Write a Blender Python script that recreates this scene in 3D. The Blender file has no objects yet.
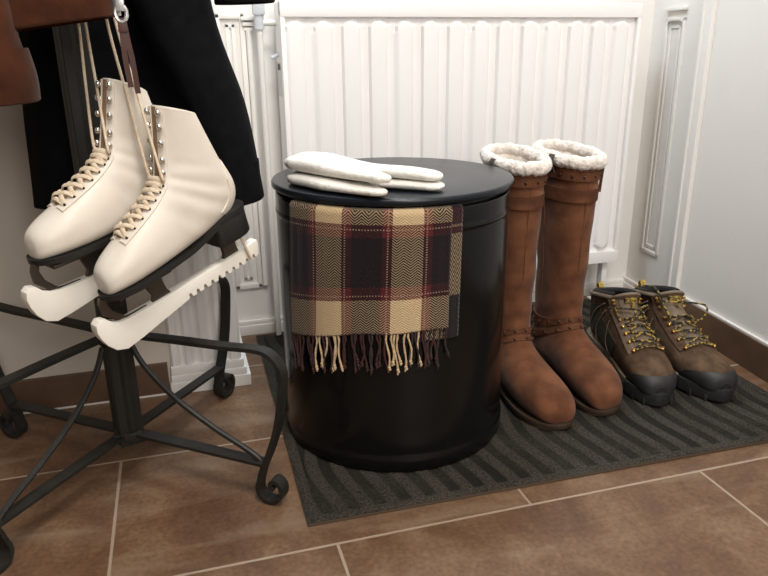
import bpy, bmesh, math, random
from mathutils import Vector, Matrix, Euler
random.seed(7)
PI = math.pi
S = bpy.context.scene
COL = S.collection

# ------------------------------------------------------------------ helpers
def link(o, parent=None):
    COL.objects.link(o)
    if parent is not None:
        o.parent = parent
    return o

def empty(name, loc=(0, 0, 0), rot=None, scale=1.0):
    o = bpy.data.objects.new(name, None)
    o.empty_display_size = 0.05
    o.location = loc
    if rot is not None:
        o.rotation_euler = rot
    o.scale = (scale,) * 3 if isinstance(scale, (int, float)) else scale
    return link(o)

def tag(o, label=None, cat=None, group=None, kind=None):
    if label: o['label'] = label
    if cat: o['category'] = cat
    if group: o['group'] = group
    if kind: o['kind'] = kind
    return o

class MB:
    """collects verts / faces"""
    def __init__(self):
        self.v = []; self.f = []; self.uv = None
    def add(self, vs, fs):
        n = len(self.v)
        self.v += [tuple(p) for p in vs]
        self.f += [tuple(i + n for i in q) for q in fs]
        return self
    def grid(self, P, nu, nv, closeu=False, closev=False, flip=False):
        """P[i*nv+j], i over u, j over v"""
        fs = []
        for i in range(nu if closeu else nu - 1):
            for j in range(nv if closev else nv - 1):
                a = i * nv + j; b = ((i + 1) % nu) * nv + j
                c = ((i + 1) % nu) * nv + (j + 1) % nv; d = i * nv + (j + 1) % nv
                fs.append((a, d, c, b) if flip else (a, b, c, d))
        return self.add(P, fs)
    def box(self, lo, hi, bevel=0.0):
        bm = bmesh.new()
        bmesh.ops.create_cube(bm, size=1)
        for v in bm.verts:
            v.co = Vector([(lo[k] + hi[k]) / 2 + v.co[k] * (hi[k] - lo[k]) for k in range(3)])
        if bevel > 0:
            bmesh.ops.bevel(bm, geom=bm.edges[:], offset=bevel, segments=2, profile=0.7, affect='EDGES')
        return self.bm(bm)
    def bm(self, bm):
        bm.verts.ensure_lookup_table(); bm.verts.index_update()
        self.add([v.co[:] for v in bm.verts], [[v.index for v in f.verts] for f in bm.faces])
        bm.free(); return self
    def prism(self, poly, y0, y1, bevel=0.0, axis='y'):
        """polygon of (x,z) extruded from y0 to y1"""
        bm = bmesh.new()
        vs = [bm.verts.new((x, y0, z)) for x, z in poly]
        f = bm.faces.new(vs)
        r = bmesh.ops.extrude_face_region(bm, geom=[f])
        for g in r['geom']:
            if isinstance(g, bmesh.types.BMVert): g.co.y = y1
        bmesh.ops.recalc_face_normals(bm, faces=bm.faces[:])
        if bevel > 0:
            ed = [e for e in bm.edges if abs(e.verts[0].co.y - e.verts[1].co.y) < 1e-7]
            bmesh.ops.bevel(bm, geom=ed, offset=bevel, segments=2, profile=0.6, affect='EDGES', clamp_overlap=True)
        big = [f for f in bm.faces if len(f.verts) > 4]
        bmesh.ops.triangulate(bm, faces=big)
        if axis == 'z':
            for v in bm.verts: v.co = Vector((v.co.x, v.co.z, v.co.y))
            bmesh.ops.recalc_face_normals(bm, faces=bm.faces[:])
        return self.bm(bm)
    def tube(self, pts, r, n=8, flat=1.0, up=None, caps=True):
        """swept tube; r number or list; flat squeezes along frame normal"""
        pts = [Vector(p) for p in pts]
        m = len(pts)
        rs = r if isinstance(r, (list, tuple)) else [r] * m
        P = []
        nrm = None
        for i, p in enumerate(pts):
            t = (pts[min(i + 1, m - 1)] - pts[max(i - 1, 0)])
            if t.length < 1e-9: t = Vector((0, 0, 1))
            t.normalize()
            if up is not None:
                nrm = Vector(up) - t * t.dot(Vector(up))
                if nrm.length < 1e-4: nrm = t.orthogonal()
            elif nrm is None:
                nrm = t.orthogonal()
            else:
                nrm = nrm - t * t.dot(nrm)
                if nrm.length < 1e-6: nrm = t.orthogonal()
            nrm.normalize()
            b = t.cross(nrm)
            for k in range(n):
                a = 2 * PI * k / n
                P.append(p + nrm * (math.cos(a) * rs[i] * flat) + b * (math.sin(a) * rs[i]))
        base = len(self.v)
        self.grid(P, m, n, closev=True)
        if caps:
            self.f.append(tuple(base + k for k in range(n)))
            self.f.append(tuple(base + (m - 1) * n + k for k in reversed(range(n))))
        return self
    def strap(self, pts, w, th, side):
        """rectangular flat bar swept along pts; side = wide direction (or list)"""
        pts = [Vector(p) for p in pts]; m = len(pts); P = []
        for i, p in enumerate(pts):
            t = (pts[min(i + 1, m - 1)] - pts[max(i - 1, 0)]).normalized()
            s = Vector(side); s = (s - t * t.dot(s)).normalized()
            n = t.cross(s)
            for a, b in ((-1, -1), (1, -1), (1, 1), (-1, 1)):
                P.append(p + s * a * w / 2 + n * b * th / 2)
        base = len(self.v)
        self.grid(P, m, 4, closev=True)
        self.f.append(tuple(base + k for k in range(4)))
        self.f.append(tuple(base + (m - 1) * 4 + k for k in reversed(range(4))))
        return self
    def lathe(self, prof, n=64, c=(0, 0), capb=True, capt=True):
        P = []
        for r, z in prof:
            for k in range(n):
                a = 2 * PI * k / n
                P.append((c[0] + r * math.cos(a), c[1] + r * math.sin(a), z))
        base = len(self.v)
        self.grid(P, len(prof), n, closev=True)
        if capb: self.f.append(tuple(base + k for k in reversed(range(n))))
        if capt: self.f.append(tuple(base + (len(prof) - 1) * n + k for k in range(n)))
        return self
    def ball(self, c, r, sc=(1, 1, 1), seg=10):
        bm = bmesh.new()
        bmesh.ops.create_uvsphere(bm, u_segments=seg, v_segments=max(5, seg // 2 + 1), radius=r)
        for v in bm.verts:
            v.co = Vector((v.co.x * sc[0] + c[0], v.co.y * sc[1] + c[1], v.co.z * sc[2] + c[2]))
        return self.bm(bm)
    def build(self, name, m, parent=None, smooth=True, angle=40, label=None):
        me = bpy.data.meshes.new(name)
        me.from_pydata(self.v, [], self.f)
        me.validate()
        bm = bmesh.new(); bm.from_mesh(me)
        bmesh.ops.recalc_face_normals(bm, faces=bm.faces[:])
        if smooth:
            for f in bm.faces: f.smooth = True
            lim = math.radians(angle)
            for e in bm.edges:
                if len(e.link_faces) == 2 and e.calc_face_angle(0) > lim: e.smooth = False
        bm.to_mesh(me); bm.free()
        me.materials.append(m)
        o = bpy.data.objects.new(name, me)
        link(o, parent)
        if label: o['label'] = label
        return o

def cr(p0, p1, p2, p3, t):
    return 0.5 * (2 * p1 + (p2 - p0) * t + (2 * p0 - 5 * p1 + 4 * p2 - p3) * t * t + (3 * p1 - p0 - 3 * p2 + p3) * t ** 3)

def spline(pts, n):
    """catmull-rom through pts, n samples per span"""
    pts = [Vector(p) for p in pts]; out = []
    for i in range(len(pts) - 1):
        a = pts[max(i - 1, 0)]; b = pts[i]; c = pts[i + 1]; d = pts[min(i + 2, len(pts) - 1)]
        for k in range(n):
            t = k / n
            out.append(Vector([cr(a[q], b[q], c[q], d[q], t) for q in range(len(b))]))
    out.append(pts[-1])
    return out

class Loft:
    """footwear surface: sections (Tx,Tz,Bx,Bz,w,nt,nb) from toe to top"""
    def __init__(self, secs, bend=0.0, lean=0.0):
        self.s = [list(q) + ([2.2, 2.6] if len(q) == 5 else []) for q in secs]
        self.n = len(self.s); self.bend = bend; self.lean = lean
    def sec(self, s):
        s = min(max(s, 0), self.n - 1 - 1e-9); i = int(s); t = s - i
        g = lambda k: self.s[min(max(k, 0), self.n - 1)]
        return [cr(g(i - 1)[q], g(i)[q], g(i + 1)[q], g(i + 2)[q], t) for q in range(7)]
    def raw(self, s, ph):
        Tx, Tz, Bx, Bz, w, nt, nb = self.sec(s)
        c = -math.cos(ph); si = math.sin(ph)
        n = nb if c < 0 else nt
        a = math.copysign(abs(c) ** (2 / n), c); b = math.copysign(abs(si) ** (2 / n), si)
        x = (Tx + Bx) / 2 + (Tx - Bx) / 2 * a; z = (Tz + Bz) / 2 + (Tz - Bz) / 2 * a
        y = max(w, 1e-4) * b
        y += self.bend * max(0, x - 0.08) ** 2 * 10 + self.lean * max(0, z - 0.1)
        return Vector((x, y, z))
    def p(self, s, ph, off=0.0):
        q = self.raw(s, ph)
        if off == 0.0: return q
        return q + self.nrm(s, ph) * off
    def nrm(self, s, ph):
        e = 0.03
        ds = self.raw(min(s + e, self.n - 1), ph) - self.raw(max(s - e, 0), ph)
        dp = self.raw(s, ph + e) - self.raw(s, ph - e)
        n = dp.cross(ds)
        if n.length < 1e-10: return Vector((1, 0, 0))
        n.normalize()
        c = (self.raw(s, 0) + self.raw(s, PI)) / 2
        if n.dot(self.raw(s, ph) - c) < 0: n = -n
        return n
    def shell(self, mb, s1=None, per=6, nph=40, inner=0.0, depth=0.0, jitter=None):
        s1 = self.n - 1 if s1 is None else s1
        m = int(s1 * per) + 1
        P = [self.p(s1 * i / (m - 1), 2 * PI * k / nph, jitter(s1 * i / (m - 1), 2 * PI * k / nph) if jitter else 0) for i in range(m) for k in range(nph)]
        base = len(mb.v)
        if inner > 0:
            rows = m
            ds = depth
            for j in range(6):
                s = s1 - ds * j / 5
                P += [self.p(s, 2 * PI * k / nph, -inner) for k in range(nph)]
            m += 6
        mb.grid(P, m, nph, closev=True)
        mb.f.append(tuple(base + k for k in range(nph)))
        mb.f.append(tuple(base + (m - 1) * nph + k for k in reversed(range(nph))))
        return mb
    def patch(self, mb, s0, s1, a0, a1, off, th=0.002, ns=12, na=24, sfun=None, close=False):
        """raised patch; sfun(s_frac, a) may return (s) remap"""
        O = []; I = []
        for i in range(ns):
            for k in range(na):
                a = a0 + (a1 - a0) * (k / na if close else k / (na - 1)); u = i / (ns - 1)
                if sfun: s = sfun(u, a)
                else: s = s0 + (s1 - s0) * u
                O.append(self.p(s, a, off)); I.append(self.p(s, a, off - th))
        b = len(mb.v)
        mb.grid(O, ns, na, closev=close)
        b2 = len(mb.v)
        mb.grid(I, ns, na, closev=close, flip=True)
        for k in range(na if close else na - 1):
            k2 = (k + 1) % na
            mb.f.append((b + k, b2 + k, b2 + k2, b + k2))
            e = (ns - 1) * na
            mb.f.append((b + e + k, b + e + k2, b2 + e + k2, b2 + e + k))
        if not close:
            for i in range(ns - 1):
                mb.f.append((b + i * na, b + (i + 1) * na, b2 + (i + 1) * na, b2 + i * na))
                e = na - 1
                mb.f.append((b + i * na + e, b2 + i * na + e, b2 + (i + 1) * na + e, b + (i + 1) * na + e))
        return mb

def sole_outline(L, half, bend, n=40, grow=0.0):
    """plan outline from list of (x, halfwidth) heel..toe"""
    sp = spline([(x, h) for x, h in half], 6)
    left = []; right = []
    for q in sp:
        y = bend * max(0, q.x - 0.08) ** 2 * 10
        left.append((q.x, y + max(q.y, 0.0) + grow)); right.append((q.x, y - max(q.y, 0.0) - grow))
    return left + right[::-1]

# ------------------------------------------------------------------ materials
def mat(name, col, rough=0.6, metal=0.0, col2=None, nscale=40.0, namt=1.0, bump=0.0, bscale=None, bdist=0.002, sheen=0.0, coat=0.0, spec=0.5, detail=6.0, rp=(0.35, 0.68)):
    m = bpy.data.materials.new(name); m.use_nodes = True
    nt = m.node_tree; N = nt.nodes; Lk = nt.links
    b = N['Principled BSDF']
    b.inputs['Base Color'].default_value = (*col, 1)
    b.inputs['Roughness'].default_value = rough
    b.inputs['Metallic'].default_value = metal
    b.inputs['Specular IOR Level'].default_value = spec
    if sheen: b.inputs['Sheen Weight'].default_value = sheen; b.inputs['Sheen Roughness'].default_value = 0.5
    if coat: b.inputs['Coat Weight'].default_value = coat; b.inputs['Coat Roughness'].default_value = 0.15
    tc = N.new('ShaderNodeTexCoord')
    if col2 is not None:
        t = N.new('ShaderNodeTexNoise'); t.inputs['Scale'].default_value = nscale; t.inputs['Detail'].default_value = detail
        Lk.new(tc.outputs['Object'], t.inputs['Vector'])
        r = N.new('ShaderNodeValToRGB'); r.color_ramp.elements[0].position = rp[0]; r.color_ramp.elements[1].position = rp[1]
        r.color_ramp.elements[0].color = (*col, 1); r.color_ramp.elements[1].color = (*col2, 1)
        Lk.new(t.outputs['Fac'], r.inputs['Fac']); Lk.new(r.outputs['Color'], b.inputs['Base Color'])
    if bump > 0:
        t2 = N.new('ShaderNodeTexNoise'); t2.inputs['Scale'].default_value = bscale or nscale; t2.inputs['Detail'].default_value = 4
        Lk.new(tc.outputs['Object'], t2.inputs['Vector'])
        bp = N.new('ShaderNodeBump'); bp.inputs['Strength'].default_value = bump; bp.inputs['Distance'].default_value = bdist
        Lk.new(t2.outputs['Fac'], bp.inputs['Height']); Lk.new(bp.outputs['Normal'], b.inputs['Normal'])
    return m

M = {}
M['wall'] = mat('wall_paint', (0.76, 0.725, 0.68), 0.75, col2=(0.78, 0.745, 0.70), nscale=6, bump=0.12, bscale=120)
M['wall_beige_shaded'] = mat('beige_paint_shaded', (0.55, 0.485, 0.41), 0.75, col2=(0.58, 0.515, 0.44), nscale=6, bump=0.12, bscale=120)  # beige wall, darkened further so the colour carries the coats' shade
M['wood_white'] = mat('white_gloss_paint', (0.80, 0.77, 0.73), 0.45, col2=(0.83, 0.80, 0.76), nscale=9)
M['enamel'] = mat('radiator_enamel', (0.86, 0.84, 0.825), 0.38, col2=(0.88, 0.86, 0.845), nscale=5)
M['pipe'] = mat('painted_pipe', (0.74, 0.72, 0.69), 0.4)
M['tile_base'] = mat('skirting_tile', (0.088, 0.047, 0.027), 0.38, col2=(0.14, 0.078, 0.046), nscale=14, bump=0.1)
M['caulk'] = mat('white_sealant', (0.68, 0.64, 0.60), 0.6)
M['drum'] = mat('black_lacquer', (0.0045, 0.0045, 0.0042), 0.19, col2=(0.006, 0.006, 0.0055), nscale=8, spec=0.26)
M['lid'] = mat('black_lid_lacquer', (0.006, 0.009, 0.0135), 0.30, spec=0.34)
M['suede'] = mat('tan_suede', (0.090, 0.034, 0.016), 0.9, col2=(0.180, 0.072, 0.034), nscale=24, bump=0.45, bscale=240, bdist=0.001, sheen=0.10, spec=0.12)
M['suede_dark'] = mat('tan_suede_strap', (0.080, 0.030, 0.014), 0.8, col2=(0.145, 0.058, 0.028), nscale=40, bump=0.3, bscale=260, bdist=0.001, spec=0.2)
M['fleece'] = mat('cream_fleece', (0.68, 0.60, 0.53), 0.95, col2=(0.76, 0.69, 0.62), nscale=90, bump=0.9, bscale=180, bdist=0.004, sheen=0.4, spec=0.1)
M['stud'] = mat('aged_brass_stud', (0.10, 0.06, 0.035), 0.35, 0.9)
M['bootsole'] = mat('dark_brown_sole', (0.045, 0.026, 0.016), 0.6, bump=0.2, bscale=120)
M['tab'] = mat('grey_pull_tab', (0.05, 0.04, 0.036), 0.7)
M['hik'] = mat('hiking_nubuck', (0.060, 0.034, 0.018), 0.85, col2=(0.120, 0.070, 0.040), nscale=45, bump=0.4, bscale=220, bdist=0.001, spec=0.25)
M['hik_mesh'] = mat('olive_mesh', (0.028, 0.025, 0.016), 0.9, col2=(0.06, 0.05, 0.034), nscale=160, bump=0.5, bscale=400, bdist=0.001)
M['hik_light'] = mat('taupe_nubuck', (0.15, 0.105, 0.07), 0.85, col2=(0.19, 0.14, 0.095), nscale=60, bump=0.3, bscale=240, bdist=0.001)
M['rubber'] = mat('black_rubber', (0.014, 0.014, 0.014), 0.55, col2=(0.022, 0.021, 0.02), nscale=60, bump=0.2, bscale=200, bdist=0.001)
M['midsole'] = mat('tan_midsole', (0.17, 0.13, 0.088), 0.7)
M['gold'] = mat('gold_eyelet', (0.75, 0.46, 0.14), 0.28, 1.0)
M['lace_dark'] = mat('black_yellow_lace', (0.014, 0.012, 0.009), 0.8, col2=(0.38, 0.25, 0.05), nscale=170, detail=1, rp=(0.50, 0.60))
M['yellow'] = mat('yellow_woven_label', (0.55, 0.36, 0.06), 0.7, col2=(0.03, 0.026, 0.02), nscale=170, detail=1)
M['lining'] = mat('dark_lining', (0.015, 0.014, 0.013), 0.95)
M['skate'] = mat('cream_white_leather', (0.68, 0.61, 0.52), 0.45, col2=(0.75, 0.69, 0.60), nscale=16, bump=0.12, bscale=60, bdist=0.002)
M['skate_lining'] = mat('tan_lining', (0.32, 0.20, 0.11), 0.8)
M['skate_sole'] = mat('black_leather_sole', (0.012, 0.011, 0.010), 0.45, bump=0.1, bscale=100)
M['steel'] = mat('blade_steel', (0.10, 0.085, 0.07), 0.35, 0.8)
M['guard'] = mat('white_plastic_guard', (0.84, 0.79, 0.70), 0.45, col2=(0.86, 0.82, 0.74), nscale=20)
M['lace'] = mat('cream_lace', (0.60, 0.47, 0.33), 0.85, col2=(0.72, 0.60, 0.46), nscale=250, bump=0.4, bscale=700, bdist=0.0006)
M['hook'] = mat('nickel_hook', (0.72, 0.68, 0.62), 0.25, 0.9)
M['iron'] = mat('dark_wrought_iron', (0.009, 0.008, 0.006), 0.55, 0.0, col2=(0.017, 0.015, 0.011), nscale=50, bump=0.15, bscale=180)
M['iron_end'] = mat('worn_iron_scroll', (0.10, 0.085, 0.06), 0.5, 0.4)
M['pole'] = mat('dark_olive_iron', (0.006, 0.0055, 0.003), 0.6, 0.0, col2=(0.011, 0.010, 0.0055), nscale=40)
M['jacket'] = mat('brown_suede_jacket', (0.034, 0.010, 0.004), 0.9, col2=(0.076, 0.023, 0.008), nscale=22, bump=0.35, bscale=150, bdist=0.002, sheen=0.08, spec=0.15)
M['coat'] = mat('black_wool', (0.0035, 0.0035, 0.004), 0.95, col2=(0.006, 0.006, 0.007), nscale=60, bump=0.3, bscale=320, bdist=0.001, spec=0.1)
M['strapbrown'] = mat('brown_leather_strap', (0.06, 0.022, 0.014), 0.55, bump=0.2, bscale=120)
M['zip'] = mat('zip_metal', (0.75, 0.74, 0.72), 0.25, 0.8)
M['ziptape'] = mat('white_zip_tape', (0.7, 0.66, 0.6), 0.7)
M['mitten'] = mat('cream_knit_wool', (0.76, 0.72, 0.64), 0.95, col2=(0.82, 0.79, 0.73), nscale=60, bump=0.7, bscale=260, bdist=0.002, sheen=0.3, spec=0.1)
M['t_cream'] = mat('cream_tassel_yarn', (0.60, 0.45, 0.27), 0.95, col2=(0.42, 0.29, 0.16), nscale=300)
M['t_dark'] = mat('black_tassel_yarn', (0.012, 0.009, 0.009), 0.95, col2=(0.05, 0.03, 0.025), nscale=300)
M['t_red'] = mat('maroon_tassel_yarn', (0.028, 0.007, 0.008), 0.95, col2=(0.06, 0.022, 0.018), nscale=300)
M['sticker'] = mat('pale_grey_label', (0.62, 0.62, 0.63), 0.5)
M['black_print'] = mat('black_print', (0.02, 0.02, 0.022), 0.5)
M['valve'] = mat('valve_plastic', (0.55, 0.58, 0.62), 0.4)

def node_math(nt, op, a, b=None, c=None):
    n = nt.nodes.new('ShaderNodeMath'); n.operation = op
    for i, v in enumerate((a, b, c)):
        if v is None: continue
        if isinstance(v, (int, float)): n.inputs[i].default_value = v
        else: nt.links.new(v, n.inputs[i])
    return n.outputs[0]

def floor_mat():
    m = bpy.data.materials.new('brown_floor_tile'); m.use_nodes = True
    nt = m.node_tree; N = nt.nodes; L = nt.links; b = N['Principled BSDF']
    tc = N.new('ShaderNodeTexCoord'); sp = N.new('ShaderNodeSeparateXYZ'); L.new(tc.outputs['Object'], sp.inputs[0])
    H = 0.278; W = 0.539
    yy = node_math(nt, 'DIVIDE', node_math(nt, 'SUBTRACT', sp.outputs[1], 0.714), H)
    row = node_math(nt, 'FLOOR', yy)
    fy = node_math(nt, 'SUBTRACT', yy, row)
    odd = node_math(nt, 'FLOORED_MODULO', row, 2.0)
    xs = node_math(nt, 'ADD', node_math(nt, 'ADD', sp.outputs[0], 0.127), node_math(nt, 'MULTIPLY', odd, 0.268))
    xx = node_math(nt, 'DIVIDE', xs, W)
    cx = node_math(nt, 'FLOOR', xx); fx = node_math(nt, 'SUBTRACT', xx, cx)
    dx = node_math(nt, 'MULTIPLY', node_math(nt, 'MINIMUM', fx, node_math(nt, 'SUBTRACT', 1.0, fx)), W)
    dy = node_math(nt, 'MULTIPLY', node_math(nt, 'MINIMUM', fy, node_math(nt, 'SUBTRACT', 1.0, fy)), H)
    d = node_math(nt, 'MINIMUM', dx, dy)
    nz = N.new('ShaderNodeTexNoise'); nz.inputs['Scale'].default_value = 60; L.new(tc.outputs['Object'], nz.inputs['Vector'])
    dd = node_math(nt, 'ADD', d, node_math(nt, 'MULTIPLY', node_math(nt, 'SUBTRACT', nz.outputs['Fac'], 0.5), 0.0012))
    mr = N.new('ShaderNodeMapRange'); mr.inputs['From Min'].default_value = 0.0015; mr.inputs['From Max'].default_value = 0.0025
    L.new(dd, mr.inputs['Value'])
    # per tile shift of the cloud pattern
    cmb = N.new('ShaderNodeCombineXYZ'); L.new(node_math(nt, 'MULTIPLY', cx, 3.7), cmb.inputs[0]); L.new(node_math(nt, 'MULTIPLY', row, 5.3), cmb.inputs[1])
    va = N.new('ShaderNodeVectorMath'); va.operation = 'ADD'; L.new(tc.outputs['Object'], va.inputs[0]); L.new(cmb.outputs[0], va.inputs[1])
    n1 = N.new('ShaderNodeTexNoise'); n1.inputs['Scale'].default_value = 7; n1.inputs['Detail'].default_value = 9; n1.inputs['Distortion'].default_value = 1.2; n1.inputs['Roughness'].default_value = 0.62
    L.new(va.outputs[0], n1.inputs['Vector'])
    r = N.new('ShaderNodeValToRGB'); e = r.color_ramp.elements
    e[0].position = 0.30; e[0].color = (0.088, 0.041, 0.020, 1)
    e[1].position = 0.74; e[1].color = (0.225, 0.140, 0.084, 1)
    q = e.new(0.52); q.color = (0.145, 0.078, 0.041, 1)
    L.new(n1.outputs['Fac'], r.inputs['Fac'])
    n2 = N.new('ShaderNodeTexNoise'); n2.inputs['Scale'].default_value = 150; n2.inputs['Detail'].default_value = 4; L.new(va.outputs[0], n2.inputs['Vector'])
    mx0 = N.new('ShaderNodeMix'); mx0.data_type = 'RGBA'; mx0.blend_type = 'OVERLAY'; mx0.inputs['Factor'].default_value = 0.55
    L.new(r.outputs['Color'], mx0.inputs[6]); L.new(n2.outputs['Fac'], mx0.inputs[7])
    # long pale streaks like slate cleft, running diagonally
    mp = N.new('ShaderNodeMapping'); mp.inputs['Rotation'].default_value = (0, 0, math.radians(35)); mp.inputs['Scale'].default_value = (2.2, 11.0, 1.0); L.new(va.outputs[0], mp.inputs['Vector'])
    n3 = N.new('ShaderNodeTexNoise'); n3.inputs['Scale'].default_value = 1.3; n3.inputs['Detail'].default_value = 8; n3.inputs['Distortion'].default_value = 0.8; L.new(mp.outputs[0], n3.inputs['Vector'])
    sr = N.new('ShaderNodeMapRange'); sr.inputs['From Min'].default_value = 0.52; sr.inputs['From Max'].default_value = 0.80; sr.inputs['To Max'].default_value = 0.75; L.new(n3.outputs['Fac'], sr.inputs['Value'])
    mxs = N.new('ShaderNodeMix'); mxs.data_type = 'RGBA'; L.new(sr.outputs[0], mxs.inputs[0]); L.new(mx0.outputs[2], mxs.inputs[6]); mxs.inputs[7].default_value = (0.29, 0.215, 0.150, 1)
    hs = N.new('ShaderNodeHueSaturation'); hs.inputs['Saturation'].default_value = 1.0; L.new(mxs.outputs[2], hs.inputs['Color'])
    mx = N.new('ShaderNodeMix'); mx.data_type = 'RGBA'
    L.new(mr.outputs[0], mx.inputs[0]); mx.inputs[6].default_value = (0.34, 0.255, 0.185, 1); L.new(hs.outputs['Color'], mx.inputs[7])
    L.new(mx.outputs[2], b.inputs['Base Color'])
    b.inputs['Roughness'].default_value = 0.48; b.inputs['Specular IOR Level'].default_value = 0.4
    bp = N.new('ShaderNodeBump'); bp.inputs['Strength'].default_value = 0.5; bp.inputs['Distance'].default_value = 0.0015
    hgt = node_math(nt, 'ADD', mr.outputs[0], node_math(nt, 'MULTIPLY', n1.outputs['Fac'], 0.5))
    L.new(hgt, bp.inputs['Height']); L.new(bp.outputs['Normal'], b.inputs['Normal'])
    return m
M['floor'] = floor_mat()

MAT_X0, MAT_X1, MAT_Y0, MAT_Y1 = 0.0, 0.842, 0.0, 0.655
MP, MA, ML = 0.0358, 0.0100, 0.25
def mat_mat():
    m = bpy.data.materials.new('ribbed_mat_pile'); m.use_nodes = True
    nt = m.node_tree; N = nt.nodes; L = nt.links; b = N['Principled BSDF']
    tc = N.new('ShaderNodeTexCoord'); sp = N.new('ShaderNodeSeparateXYZ'); L.new(tc.outputs['Object'], sp.inputs[0])
    x, y, z = sp.outputs
    n1 = N.new('ShaderNodeTexNoise'); n1.inputs['Scale'].default_value = 330; n1.inputs['Detail'].default_value = 3; L.new(tc.outputs['Object'], n1.inputs['Vector'])
    n2 = N.new('ShaderNodeTexNoise'); n2.inputs['Scale'].default_value = 9; L.new(tc.outputs['Object'], n2.inputs['Vector'])
    r = N.new('ShaderNodeValToRGB'); e = r.color_ramp.elements
    e[0].position = 0.32; e[0].color = (0.016, 0.014, 0.011, 1); e[1].position = 0.74; e[1].color = (0.072, 0.062, 0.048, 1)
    L.new(node_math(nt, 'ADD', n1.outputs['Fac'], node_math(nt, 'MULTIPLY', node_math(nt, 'SUBTRACT', n2.outputs['Fac'], 0.5), 0.3)), r.inputs['Fac'])
    # grooves are a darker short pile
    wob = node_math(nt, 'MULTIPLY', node_math(nt, 'COSINE', node_math(nt, 'MULTIPLY', node_math(nt, 'SUBTRACT', y, MAT_Y0), 2 * PI / ML)), MA)
    ph = node_math(nt, 'FRACT', node_math(nt, 'DIVIDE', node_math(nt, 'SUBTRACT', node_math(nt, 'SUBTRACT', x, wob), 0.0190), MP))
    tri = node_math(nt, 'ABSOLUTE', node_math(nt, 'SUBTRACT', ph, 0.5))
    mr = N.new('ShaderNodeMapRange'); mr.inputs['From Min'].default_value = 0.24; mr.inputs['From Max'].default_value = 0.29
    L.new(node_math(nt, 'ADD', tri, node_math(nt, 'MULTIPLY', node_math(nt, 'SUBTRACT', n1.outputs['Fac'], 0.5), 0.12)), mr.inputs['Value'])
    # border without grooves
    bx = node_math(nt, 'MINIMUM', node_math(nt, 'SUBTRACT', x, MAT_X0), node_math(nt, 'SUBTRACT', MAT_X1, x))
    by = node_math(nt, 'MINIMUM', node_math(nt, 'SUBTRACT', y, MAT_Y0), node_math(nt, 'SUBTRACT', MAT_Y1, y))
    bd = node_math(nt, 'LESS_THAN', node_math(nt, 'MINIMUM', bx, by), 0.014)
    n4 = N.new('ShaderNodeTexNoise'); n4.inputs['Scale'].default_value = 6; n4.inputs['Detail'].default_value = 3; L.new(tc.outputs['Object'], n4.inputs['Vector'])
    wear = N.new('ShaderNodeMapRange'); wear.inputs['From Min'].default_value = 0.36; wear.inputs['From Max'].default_value = 0.60; wear.inputs['To Min'].default_value = 0.50; L.new(n4.outputs['Fac'], wear.inputs['Value'])
    gv = node_math(nt, 'MULTIPLY', node_math(nt, 'MULTIPLY', mr.outputs[0], wear.outputs[0]), node_math(nt, 'SUBTRACT', 1.0, bd))
    mx = N.new('ShaderNodeMix'); mx.data_type = 'RGBA'; L.new(gv, mx.inputs[0]); L.new(r.outputs['Color'], mx.inputs[6])
    mx.inputs[7].default_value = (0.013, 0.012, 0.009, 1)
    L.new(mx.outputs[2], b.inputs['Base Color']); b.inputs['Roughness'].default_value = 0.95; b.inputs['Specular IOR Level'].default_value = 0.15
    bp = N.new('ShaderNodeBump'); bp.inputs['Strength'].default_value = 0.8; bp.inputs['Distance'].default_value = 0.002
    L.new(n1.outputs['Fac'], bp.inputs['Height']); L.new(bp.outputs['Normal'], b.inputs['Normal'])
    return m
M['mat'] = mat_mat()
M['mat_edge'] = mat('brown_rubber_backing', (0.07, 0.042, 0.025), 0.8)

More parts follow.
